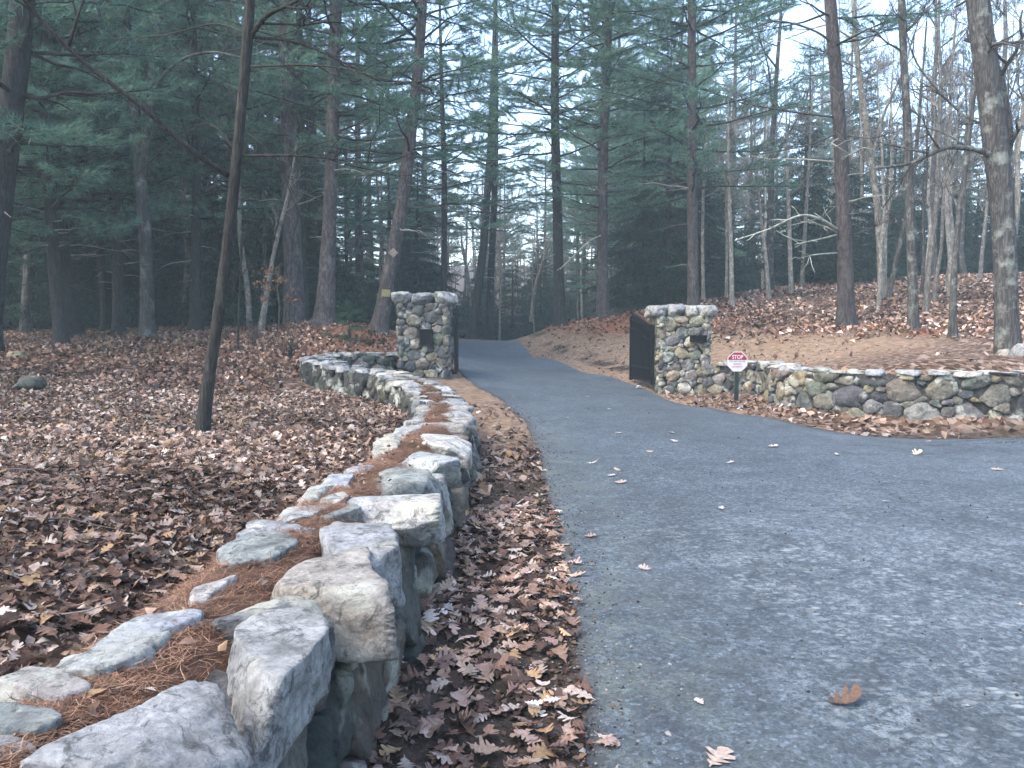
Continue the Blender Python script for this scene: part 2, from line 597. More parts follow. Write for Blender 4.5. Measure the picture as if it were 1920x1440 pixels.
# ------------------------------------------------------------------ plan: walls, road edges, terrain height
LW = catmull([(-1.10, -1.5), (-1.02, 1), (-.97, 2.8), (-.87, 4.9), (-.80, 7.6), (-.86, 9.2), (-1.12, 10.8), (-1.5, 12.2), (-2.05, 13.3), (-2.75, 14.3), (-3.5, 15.25), (-4.05, 16.1), (-4.2, 16.9), (-3.85, 17.5), (-3.2, 17.72), (-2.68, 17.75)])
LT = ([-1.5, 1, 2.8, 4.9, 7.6, 9.2, 10.8, 12.3, 14.4, 16.5, 17.6], [.74, .74, .71, .655, .57, .565, .62, .68, .76, .86, .93])
RW = catmull([(4.55, 17.75), (5.1, 17.35), (5.45, 16.6), (5.5, 15.6), (5.34, 14.6), (5.62, 13.55), (6.35, 12.8), (7.5, 12.45), (9.2, 12.38), (11.5, 12.5), (14.5, 12.8)])
RT = ([4.5, 5.2, 5.6, 6.5, 8, 15], [.70, .74, .80, .82, .83, .84])
PILLAR_L = (-2.02, 18.1)
PILLAR_R = (3.92, 18.1)

LEFT_EDGE = [(-9, .2), (0, .24), (2.65, .27), (3.78, .33), (5.77, .33), (9.36, .32), (12.5, .2), (15.6, -.33), (17.5, -1.05), (20, -1.45), (24, -2.0), (30, -2.9), (35, -3.6), (38, -3.7), (40, -3.3), (42.5, -1.6), (44.5, 2.0), (46, 8)]
RIGHT_EDGE = [(-9, 45), (10.2, 45), (10.3, 30), (10.45, 14), (10.67, 7.15), (11.5, 5.5), (12.8, 4.27), (14.4, 3.7), (17.7, 3.25), (22, 2.1), (27.8, .77), (32, 0.0), (34.5, -.35), (36.5, -.25), (38.5, .5), (40.5, 2.6), (42, 6), (46, 14)]
_le = np.array(LEFT_EDGE)
_re = np.array(RIGHT_EDGE)


def smooth_interp(y, tab, w=0.5):
    y = np.asarray(y, float)
    return sum(np.interp(y + k, tab[:, 0], tab[:, 1]) for k in np.linspace(-w, w, 5)) / 5


def road_left(y):
    return smooth_interp(y, _le, 0.8) + 0.10 * (noise2(np.zeros_like(y), y, 1.3, 3, 5.0) - .5) + 0.05 * (noise2(np.zeros_like(y), y, 7.0, 2, 9.0) - .5)


def road_right(y):
    return np.interp(y, _re[:, 0], _re[:, 1]) + 0.12 * (noise2(np.zeros_like(y), y, 1.7, 3, 2.0) - .5)


ctrl = [(0.5, -8, 0), (4, -8, 0), (12, -8, 0), (30, -8, 0), (45, 0, 0), (.3, 0, 0), (.3, 2, 0), (.3, 4, 0), (.3, 6.5, 0), (.3, 9, 0), (.2, 12.5, .03),
        (2.5, 2, 0), (2.5, 6, 0), (2.5, 10, 0), (6, 2, 0), (5, 5, 0), (12, 5, 0), (25, 5, 0), (7, 10.5, 0), (12, 10.4, 0), (20, 10.5, 0), (40, 10.5, 0), (4.3, 12.8, 0), (3.7, 14.4, 0), (3.3, 17.7, 0),
        (4.6, 17.2, 0), (1, 16, .1), (-.4, 15.6, .13), (-1.1, 17.4, .28), (-2, 17.3, .3), (1, 20, .2), (2.1, 22, .15), (-1.3, 21, .34), (.8, 27.8, .35), (-2.5, 28, .5),
        (-.35, 34, .55), (-3.5, 36, .64), (-3.3, 40, .66), (0, 39, .62), (1.5, 41.5, .63), (-2.3, 44, .68), (3, 44, .62), (8, 45, .6), (0, 50, .2), (4, 60, .0), (-6, 60, .3),
        # left yard
        (-6, 2, .65), (-5, 5, .5), (-8, 6, .6), (-3.55, 8.7, .3), (-10, 10, .65), (-8, 14, .55), (-14, 14, .9), (-20, 5, .9), (-20, -8, .9), (-6, -8, .8), (-2.6, 12, .2), (-4.8, 14.5, .22),
        (-5.2, 16.5, .45), (-5, 18.3, .6), (-3.4, 18.5, .5), (-2.2, 19.3, .55), (-4, 20.3, 1.05), (-6.2, 20.3, 1.05), (-9, 20, 1.0), (-13, 20, 1.0), (-5.6, 23, 1.6), (-3.9, 22.5, 1.45), (-2.6, 23, .9), (-9, 24, 1.3), (-14, 24, 1.2),
        (-10, 32, 1.5), (-20, 30, 1.3), (-34, 20, 1.2), (-6, 32, 1.5), (-15, 60, 2.5), (-6, 45, 1.0), (-45, 60, 3), (-45, -8, 1.5),
        # right bank
        (7, 14.4, .78), (12, 14.6, .92), (9.7, 15, .92), (6.3, 16.5, .5), (4.7, 19.3, .25), (4.5, 21, .55), (3.0, 24, .42), (2.0, 28, .75), (1.4, 31, 1.15), (2, 32.5, 1.58), (3.77, 32.3, 1.82), (7, 30, 2.15), (5.5, 24, 1.0), (7, 20, .95), (9.6, 22, 1.5), (10.4, 19.6, 1.42), (14, 18, 1.5),
        (14, 35, 3.4), (11, 29, 2.5), (18, 28, 3.0), (20, 20, 2.2), (30, 15, 2.0), (45, 18, 2.2), (30, 30, 3.6), (25, 45, 4.2), (45, 60, 5), (10, 42, 2.6), (12, 60, 3), (6.0, 37, 2.0),
        # far hillside
        (-10, 90, 3), (15, 90, 4), (50, 110, 9), (0, 125, 8), (-60, 110, 8), (0, 170, 14), (-80, 170, 14), (80, 170, 14), (110, 60, 9), (-110, 60, 7), (-110, -20, 3), (110, -20, 2), (0, -25, 0)]


def offset_pts(W, off, zf, step=8, skip=0):
    d = norm(np.gradient(W, axis=0))
    nn = np.stack([d[:, 1], -d[:, 0]], 1)       # to the right of travel
    out = []
    for i in range(skip, len(W), step):
        p = W[i] + nn[i] * off
        out.append((p[0], p[1], zf(p[0], p[1], W[i])))
    return out


# left wall travels away from the camera: its right side is the road side
ctrl += offset_pts(LW, .36, lambda x, y, w: 0.0 if w[1] < 13 else float(np.interp(w[1], [13, 17.8], [0.02, .3])), 7, 8)
ctrl += offset_pts(LW, -.36, lambda x, y, w: float(np.interp(w[1], [-2, 2, 5, 8, 11.5, 14.5, 16.5, 17.7], [.56, .54, .42, .27, .2, .22, .42, .5])), 7, 8)
# right wall travels from pillar towards the right: right-hand side = towards the camera / road
ctrl += offset_pts(RW, .36, lambda x, y, w: 0.0, 8, 4)
ctrl += offset_pts(RW, -.40, lambda x, y, w: float(np.interp(w[0], [4.5, 5.3, 6.2, 8, 14], [.2, .45, .72, .78, .82])), 8, 8)
C_ = np.array(ctrl, float)
_d = np.sqrt(((C_[:, None, :2] - C_[None, :, :2]) ** 2).sum(-1) + .02)
_A = np.zeros((len(C_) + 3,) * 2)
_A[:len(C_), :len(C_)] = -_d + np.eye(len(C_)) * -0.02
_A[:len(C_), -3] = 1
_A[:len(C_), -2:] = C_[:, :2]
_A[-3, :len(C_)] = 1
_A[-2:, :len(C_)] = C_[:, :2].T
_w = np.linalg.solve(_A, np.concatenate([C_[:, 2], [0, 0, 0]]))


def H(x, y):
    x = np.asarray(x, float)
    y = np.asarray(y, float)
    sh = np.broadcast(x, y).shape
    X = np.broadcast_to(x, sh).ravel()
    Y = np.broadcast_to(y, sh).ravel()
    out = np.empty(len(X))
    for s in range(0, len(X), 20000):
        e = slice(s, s + 20000)
        d = np.sqrt((X[e, None] - C_[None, :, 0]) ** 2 + (Y[e, None] - C_[None, :, 1]) ** 2 + .02)
        out[e] = -d @ _w[:len(C_)] + _w[-3] + X[e] * _w[-2] + Y[e] * _w[-1]
    return out.reshape(sh)


def inside_road(x, y, pad=0.0):
    return (x > smooth_interp(y, _le, .8) - pad) & (x < np.interp(y, _re[:, 0], _re[:, 1]) + pad) & (y < 46)


def dist_poly(x, y, W):
    P = np.stack([np.ravel(x), np.ravel(y)], 1)
    d = np.full(len(P), 1e9)
    for i in range(0, len(W) - 1):
        a, b = W[i], W[i + 1]
        ab = b - a
        t = np.clip(((P - a) @ ab) / max(1e-9, ab @ ab), 0, 1)
        q = a + t[:, None] * ab
        d = np.minimum(d, np.sqrt(((P - q) ** 2).sum(1)))
    return d.reshape(np.shape(x))


def in_box(x, y, c, h):
    return (np.abs(x - c[0]) < h) & (np.abs(y - c[1]) < h)


# ------------------------------------------------------------------ ground sheet
gx = np.unique(np.round(np.concatenate([np.arange(-12, 15, .16), np.arange(-40, -12, .8), np.arange(15, 45, .8), np.arange(-150, -40, 6), np.arange(45, 151, 6)]), 3))
gy = np.unique(np.round(np.concatenate([np.arange(0, 26, .16), np.arange(26, 50, .4), np.arange(50, 90, 1.5), np.arange(-30, 0, 1.5), np.arange(90, 186, 5)]), 3))
GX, GY = np.meshgrid(gx, gy)
GZ = H(GX, GY)
ins = inside_road(GX, GY, -0.02)
deep = inside_road(GX, GY, 0.06)
rough_amp = np.where(deep, 0.0, 0.05)
GZ = GZ + rough_amp * (noise2(GX, GY, 1.6, 3, 1.0) - .5) + np.where(deep, 0, .03) * (noise2(GX, GY, 5.0, 2, 4.0) - .5)
GZ = np.where(ins, GZ - 0.05, GZ)
# albedo zones
nz = noise2(GX, GY, .45, 4, 8.0) - .5
nz2 = noise2(GX, GY, 1.8, 4, 12.0) - .5
beyond_r = sstep(-.2, .5, GX - np.interp(GY, _re[:, 0], _re[:, 1])) * sstep(16, 18.5, GY)
tan_ = beyond_r * sstep(36, 30, GY) * sstep(1.7, 1.15, GZ + .9 * nz) * sstep(11, 8.6, GX + 1.5 * nz)
tan_ = np.maximum(tan_, sstep(.6, .2, np.abs(GX - np.interp(GY, _re[:, 0], _re[:, 1]) - .25) + nz2 * .8) * sstep(12.5, 14, GY) * .8)
tan_ = np.maximum(tan_, sstep(9, 12, GY) * sstep(.9, .4, np.abs(GX - np.interp(GY, _le[:, 0], _le[:, 1]) + .35) + nz2 * .6) * .7)
org = sstep(1.1, 1.7, GZ + .9 * nz) * beyond_r * sstep(9, 6.5, GX) * .85
org = np.maximum(org, sstep(17.6, 18.6, GY) * sstep(27, 24, GY) * sstep(-7.6, -5.2, GX + nz * 2) * sstep(.2, -.6, GX - np.interp(GY, _le[:, 0], _le[:, 1])) * .75)
for (bx, by, br) in ((9.6, 21.6, 1.3), (10.4, 19.4, .9), (9.7, 14.6, 1.0)):
    org = np.maximum(org, sstep(br, br * .4, np.hypot(GX - bx, GY - by) + nz2 * .6) * .9)
ruts = beyond_r * sstep(36, 30, GY) * np.clip(sstep(.0, .09, nz2) * sstep(.55, 0.1, np.abs(GX - np.interp(GY, _re[:, 0], _re[:, 1]) - 1.0)), 0, 1)
darkh = np.maximum(ruts, sstep(.55, .25, np.abs(GX - np.interp(GY, _le[:, 0], _le[:, 1]) + .35) + .5 * nz2) * sstep(9.5, 7, GY) * .95)
darkh = np.maximum(darkh, sstep(.9, .45, np.abs(GY - 11.3 + .1 * nz2)) * sstep(5.2, 6.0, GX) * .75)
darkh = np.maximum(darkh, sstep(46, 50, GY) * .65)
nv = len(gx)
i, j = np.meshgrid(np.arange(len(gy) - 1), np.arange(nv - 1), indexing='ij')
q = np.stack([i * nv + j, i * nv + j + 1, (i + 1) * nv + j + 1, (i + 1) * nv + j], -1).reshape(-1, 4)
mb = MB()
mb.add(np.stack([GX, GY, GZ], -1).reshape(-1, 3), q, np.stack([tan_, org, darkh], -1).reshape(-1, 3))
tag(mb.build("ground", M['ground']), kind='structure')

# ------------------------------------------------------------------ driveway and street
ry = np.unique(np.round(np.concatenate([np.arange(-9, 2, .4), np.arange(2, 10, .12), np.arange(10, 20, .06), np.arange(20, 46, .25)]), 3))
xl = road_left(ry)
xr = np.maximum(road_right(ry), xl + .5)
tt = np.concatenate([[0, .002, .006, .012, .02, .03], np.linspace(.04, .97, 44), [.98, .99, .996, 1]])
rows = []
for k in range(len(ry)):
    # near the left edge the columns must stay close together on the very wide street rows
    wdt = xr[k] - xl[k]
    ex = 1.0 if wdt < 6 else 1.0 + min(1.6, (wdt - 6) / 12)
    rows.append(xl[k] + wdt * tt ** ex)
RX = np.array(rows)
RY = np.repeat(ry[:, None], len(tt), 1)
dl = RX - xl[:, None]
dr = xr[:, None] - RX
RZ = H(RX, RY) + 0.012 + 0.012 * (noise2(RX, RY, .5, 2, 2) - .5)
edge = np.minimum(dl, dr)
RZ = RZ - np.where(edge < 0.012, 0.03, 0)
nm = noise2(RX, RY, .6, 4, 21.0)
worn = sstep(8.5, 4.0, RY) * sstep(.9, 1.7, RX) * 1.0 + sstep(.5, .6, nm) * .25
silt = sstep(.95, .1, dl + .5 * (nm - .5)) * sstep(14, 9, RY)
tar = np.maximum(sstep(.10, .03, dl) * .7, sstep(.30, .12, dr) * sstep(18, 14, RY) * .8)
tar = np.maximum(tar, sstep(.30, .22, 10.66 - RY + np.maximum(0, 0)) * 0)
mb = MB()
nv = len(tt)
i, j = np.meshgrid(np.arange(len(ry) - 1), np.arange(nv - 1), indexing='ij')
q = np.stack([i * nv + j, i * nv + j + 1, (i + 1) * nv + j + 1, (i + 1) * nv + j], -1).reshape(-1, 4)
mb.add(np.stack([RX, RY, RZ], -1).reshape(-1, 3), q, np.clip(np.stack([worn, silt, tar], -1).reshape(-1, 3), 0, 1))
tag(mb.build("road", M['asphalt']), kind='structure')


# ------------------------------------------------------------------ stones
_ico = {}


def ico(level):
    if level not in _ico:
        bm = bmesh.new()
        bmesh.ops.create_icosphere(bm, subdivisions=level, radius=1.0)
        v = np.array([x.co[:] for x in bm.verts])
        f = np.array([[x.index for x in fc.verts] for fc in bm.faces])
        bm.free()
        _ico[level] = (norm(v), f)
    return _ico[level]


def stone_mesh(normals, dists, scale, level=3, p=9.0, facets=5, amp=.10, freq=5.0):
    """a rounded block bounded by planes (n . x = d), lightly chipped; local coordinates"""
    D, F = ico(level)
    S = np.asarray(scale, float)
    n = np.asarray(normals, float)
    d = np.maximum(np.asarray(dists, float), 0.02)
    if facets:
        e = norm(R.normal(size=(facets, 3)))
        sup = np.min(np.where(e @ n.T > 0.35, d[None, :] / np.maximum(e @ n.T, .35), 9), axis=1)
        n = np.concatenate([n, e])
        d = np.concatenate([d, sup * R.uniform(.78, 1.0, facets)])
    nS = n * S[None, :]
    qq = np.maximum(D @ nS.T, 0) / d[None, :]
    r = 1.07 * ((qq ** p).sum(1)) ** (-1.0 / p)
    off = R.uniform(0, 30, 3)
    v = D * r[:, None] * S[None, :]
    sz = float(np.mean(np.abs(v).max(0)))
    nn = fbm(v * freq / max(.25, sz * 4) * 1.6 + off, 4) - .5
    rid = np.abs(fbm(v * freq * 1.3 + off + 7, 3) - .5)
    fq = freq / max(.25, sz * 4) * 1.6
    ch = np.clip(fbm(v * fq * 2.2 + off + 13, 2) - .56, 0, 1)
    fine = fbm(v * fq * 5.0 + off + 3, 3) - .5
    v = v * (1 + amp * 2.2 * nn - amp * 1.2 * rid - amp * 2.6 * ch + amp * .55 * fine)[:, None]
    return v, F


STONE_COLS = [tuple(m_ * q for m_, q in zip((.84, .85, .84), c_)) for c_ in [(.22, .22, .21), (.15, .155, .155), (.10, .105, .11), (.27, .25, .20), (.34, .30, .21), (.20, .18, .155), (.06, .066, .072), (.30, .25, .16), (.17, .185, .165), (.35, .34, .30), (.24, .22, .18)]]
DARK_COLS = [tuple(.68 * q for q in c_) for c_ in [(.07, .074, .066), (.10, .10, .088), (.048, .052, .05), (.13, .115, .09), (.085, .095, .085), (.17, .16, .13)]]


def pick(cols):
    c = .74 * np.array(cols[R.integers(len(cols))])
    return c * R.uniform(.8, 1.2) * (1 + R.normal(0, .04, 3))


def scatter_cells(u0, u1, v0, v1, rmin, rmax, asp=1.45, tries=2600, power=2.0):
    """dart throwing with mixed radii; v is stretched by asp so stones lie wider than tall"""
    pts, rad = [], []
    big = sorted((rmin + (rmax - rmin) * R.random(tries) ** power), reverse=True)
    for r in big:
        u = R.uniform(u0 - .0, u1 + .0)
        v = R.uniform(v0, v1)
        P = np.array((u, v * asp))
        if pts:
            d = np.linalg.norm(np.array(pts) - P, axis=1)
            if np.any(d < .92 * (np.array(rad) + r)):
                continue
        pts.append(P)
        rad.append(r)
    return np.array(pts), np.array(rad)


def face_stones(mb, mapf, u0, u1, v0, v1, rmin, rmax, thick, cols, level=3, asp=1.45, gap=.008, jut=.03, skip=None, tries=2600, ptone=9., colf=None, amp=.1, lev_f=None, power=2.0):
    """fill the face strip [u0,u1]x[v0,v1] with fitted stones. mapf maps (u, w, v) arrays -> world xyz, w outwards"""
    pts, rad = scatter_cells(u0, u1, v0, v1, rmin, rmax, asp, tries, power)
    for k in range(len(pts)):
        c = pts[k]
        if skip is not None and skip(c[0], c[1] / asp):
            continue
        dv = pts - c
        dist = np.linalg.norm(dv, axis=1)
        nb = np.argsort(dist)[1:13]
        ns, ds = [], []
        for m in nb:
            L = dist[m]
            t = (L * L + rad[k] ** 2 - rad[m] ** 2) / (2 * L)
            e = dv[m] / L
            nrm = np.array((e[0], 0, e[1] * asp))
            ln = np.linalg.norm(nrm)
            ns.append(nrm / ln)
            ds.append(max(.02, t / ln - gap))
        for nrm, dd in (((1, 0, 0), u1 - c[0]), ((-1, 0, 0), c[0] - u0), ((0, 0, 1), v1 - c[1] / asp), ((0, 0, -1), c[1] / asp - v0)):
            ns.append(np.array(nrm, float))
            ds.append(max(.025, dd))
        t1 = thick * R.uniform(.8, 1.1)
        fr = norm(np.array((R.normal(0, .12), 1.0, R.normal(0, .12))))
        ns += [fr, np.array((0, -1.0, 0))]
        ds += [t1 * .5 + R.uniform(-jut, jut), t1 * .6]
        su = min(1.0, rad[k] * 1.15)
        lv = level if lev_f is None else lev_f(c[0])
        vv, F = stone_mesh(ns, ds, (su, max(.05, t1 * .55), su / asp), lv, ptone, 6, amp)
        vv = vv + np.array((c[0], -t1 * .5, c[1] / asp))
        W = mapf(vv[:, 0], vv[:, 1], vv[:, 2])
        cc = pick(cols) if colf is None else colf(c[0], c[1] / asp)
        mb.add(W, F, cc)


class Strip:
    """a curve in plan with arc length; maps (u, w, z) to the world. w>0 lies right of travel"""
    def __init__(self, W):
        self.W = W
        s = np.concatenate([[0], np.cumsum(np.linalg.norm(np.diff(W, axis=0), axis=1))])
        self.s = s
        self.L = s[-1]
        d = norm(np.gradient(W, axis=0))
        self.nn = np.stack([d[:, 1], -d[:, 0]], 1)

    def pos(self, u):
        return np.stack([np.interp(u, self.s, self.W[:, 0]), np.interp(u, self.s, self.W[:, 1])], -1)

    def nrm(self, u):
        return norm(np.stack([np.interp(u, self.s, self.nn[:, 0]), np.interp(u, self.s, self.nn[:, 1])], -1))

    def u_at(self, i):
        return self.s[i]

    def map(self, u, w, z):
        u = np.asarray(u, float)
        ue = np.clip(u, 0, self.L)
        p = self.pos(ue)
        n = self.nrm(ue)
        t = np.stack([-n[..., 1], n[..., 0]], -1)
        xy = p + n * np.asarray(w)[..., None] + t * (u - ue)[..., None]
        return np.concatenate([xy, np.asarray(z, float)[..., None]], -1)


def core_mesh(mb, S, half, topf, botf, n=90, sink=.09, batter=.04):
    us = np.linspace(0.05, S.L - .05, n)
    p = S.pos(us)
    zt = np.array([topf(u) for u in us]) - sink
    zb = np.array([botf(u) for u in us])
    rows = []
    for w, z in ((-half - batter + .06, zb), (-half + .05, zt), (half - .05, zt), (half + batter - .06, zb)):
        rows.append(S.map(us, np.full(n, w), z))
    V = np.concatenate(rows)
    fs = []
    for a in range(3):
        k = np.arange(n - 1)
        fs.append(np.stack([a * n + k, a * n + k + 1, (a + 1) * n + k + 1, (a + 1) * n + k], 1))
    ends = np.array([[0, n, 2 * n, 3 * n], [n - 1, 4 * n - 1, 3 * n - 1, 2 * n - 1]])
    mb.add(V, fs + [ends], (.03, .03, .03))


# ---- left wall (follows the road away from the camera, then sweeps left and round to the pillar)
SL = Strip(LW)


def l_top(u):
    p = SL.pos(np.array([u]))[0]
    base = float(np.interp(p[1], LT[0], LT[1]))
    return base


u_back = SL.s[np.argmin(np.abs(LW[:, 1] - 16.5) + (LW[:, 0] > -3.6) * 9)]     # where the sweep turns


def l_map_front(u, w, v):        # road side face; v measured down from the top (negative)
    t = np.array([l_top(x) for x in np.ravel(u)]).reshape(np.shape(u))
    return SL.map(u, .372 + w + .10 * np.clip(-v, 0, 1), t + v)


def l_map_back(u, w, v):
    t = np.array([l_top(x) for x in np.ravel(u)]).reshape(np.shape(u))
    return SL.map(u, -(.33 + w + .06 * np.clip(-v, 0, 1)), t + v)


wl = thing("stone_wall", "long low fieldstone wall topped with rust pine needles, curving along the driveway's left side to a pillar", "wall", (LW[0][0], LW[0][1], 0))


def bake_local(o_parent, mbx):
    """world coordinates -> coordinates of the thing's own empty"""
    L = np.array(o_parent.location)
    mbx.v = [v - L.astype(np.float32) for v in mbx.v]
    return mbx


mb = MB()
core_mesh(mb, SL, .29, l_top, lambda u: -.25, 140, sink=.17)
bake_local(wl, mb).build("wall_core", M['mortar'], wl)
mb = MB()
near_cols = [(.13, .135, .13), (.08, .09, .09), (.20, .175, .14), (.06, .075, .07), (.15, .15, .14), (.22, .21, .19), (.11, .10, .085)]
ul = lambda y: float(np.interp(y, LW[:90, 1], SL.s[:90]))
lev = lambda u: 4 if u < ul(5.5) else 3
face_stones(mb, l_map_front, ul(.3), ul(8), -.95, -.07, .07, .25, .30, near_cols, 4, 1.1, .0, .045, None, 3600, 20., None, .17, lev, 1.3)
face_stones(mb, l_map_front, ul(8), SL.s[-1], -.85, -.08, .06, .2, .22, near_cols, 3, 1.2, -.002, .03, None, 3200, 16., None, .13, None, 1.4)
face_stones(mb, l_map_back, ul(.3), ul(8), -.6, -.14, .14, .26, .22, near_cols, 3, 1.3, .010, .03, None, 900, 8., None, .13)
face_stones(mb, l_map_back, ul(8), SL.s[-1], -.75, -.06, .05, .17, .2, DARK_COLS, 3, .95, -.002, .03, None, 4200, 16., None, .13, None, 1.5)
bake_local(wl, mb).build("stone_facing", M['stone'], wl)

# capstones: a right row and a left row of broad flat stones, needles lying in the channel between
TOPC = [tuple(.85 * q for q in c_) for c_ in [(.33, .34, .34), (.40, .40, .39), (.25, .265, .275), (.36, .34, .30), (.30, .31, .305), (.42, .415, .40), (.22, .235, .23)]]


def capstone(S, u, w, lu, lw, th, topf, level, colour, yaw=0., tilt=(0, 0), facets=5, amp=.11, dz=0.0):
    ang = np.linspace(0, 2 * np.pi, 8, endpoint=False) + R.uniform(0, .8) + R.normal(0, .12, 8)
    ns = [np.array((math.cos(a), math.sin(a), R.uniform(-.15, .28))) for a in ang]
    ds = []
    for nvec in ns:
        ext = 1.0 / ((abs(nvec[0]) / lu) ** 2.6 + (abs(nvec[1]) / lw) ** 2.6 + 1e-9) ** (1 / 2.6)
        ds.append(ext * R.uniform(.70, 1.08))
    ns = [norm(x) for x in ns]
    ns += [norm(np.array((tilt[0], tilt[1], 1.0))), np.array((0, 0, -1.0))]
    ds += [th * .5, th * .5]
    ns += [norm(np.array((R.normal(0, .3), R.normal(0, .3), 1.0)))]
    ds += [th * .52]
    v, F = stone_mesh(ns, ds, (lu, lw, th * .6), level, 16., facets, amp, 5)
    ca, sa = math.cos(yaw), math.sin(yaw)
    x = v[:, 0] * ca - v[:, 1] * sa
    y = v[:, 0] * sa + v[:, 1] * ca
    t = topf(u)
    return S.map(u + x, w + y, t - th * .45 + flatten_top(v[:, 2], th) + dz), F


def flatten_top(z, th):
    c = th * .42
    return np.where(z > c, c + (z - c) * .35, z)


def put_cap(S, wall, args, colour):
    m_ = MB()
    v, F = capstone(S, *args)
    m_.add(v, F, colour)
    bake_local(wall, m_).build("capstone", M['stone'], wall)


# near capstones, each with the outline it has on the wall top (photo pixels brought down onto the top of the wall)
def on_top(px, py):
    z = .72
    for _ in range(5):
        b_ = -(py - 720) / FPX
        ry_ = math.cos(PITCH) + b_ * math.sin(PITCH)
        rz_ = -math.sin(PITCH) + b_ * math.cos(PITCH)
        d = (EYE - z) / -rz_ * ry_
        z = float(np.interp(d, LT[0], LT[1])) + .02
    return at(px, py, d)


def outline_stone(pts, th, colour, tilt=(0, 0), dz=0., grow=1.1, p=26., amp=.10):
    Q = np.array([on_top(x / 2, 720 + y / 2) for x, y in pts])
    c = Q.mean(0)
    q2 = Q[:, :2] - c[:2]
    n = len(q2)
    hull = np.argsort(np.arctan2(q2[:, 1], q2[:, 0]))
    q2 = q2[hull]
    ns, ds = [], []
    for k in range(n):
        a_, b_ = q2[k], q2[(k + 1) % n]
        e = b_ - a_
        nn_ = np.array((e[1], -e[0]))
        ln_ = np.linalg.norm(nn_)
        if ln_ < 1e-4:
            continue
        nn_ = nn_ / ln_
        dd_ = max(float(nn_ @ a_), float(nn_ @ b_))
        if dd_ < .02:
            continue
        v3 = np.array((nn_[0], nn_[1], R.uniform(-.10, .16)))
        ns.append(norm(v3))
        ds.append(dd_ * grow + .014)
    ns += [norm(np.array((tilt[0], tilt[1], 1.0))), np.array((0, 0, -1.0)), norm(np.array((R.normal(0, .35), R.normal(0, .35), 1.0)))]
    ds += [th * .5, th * .5, th * .54]
    amp = amp
    ext = np.abs(q2).max(0)
    v, F = stone_mesh(ns, ds, (ext[0], ext[1], th * .6), 5, p, 5, amp, 5)
    m_ = MB()
    v[:, 2] = flatten_top(v[:, 2], th)
    m_.add(v + np.array((c[0], c[1], c[2] - th * .45 + dz * .5)), F, colour)
    bake_local(wl, m_).build("capstone", M['stone'], wl)


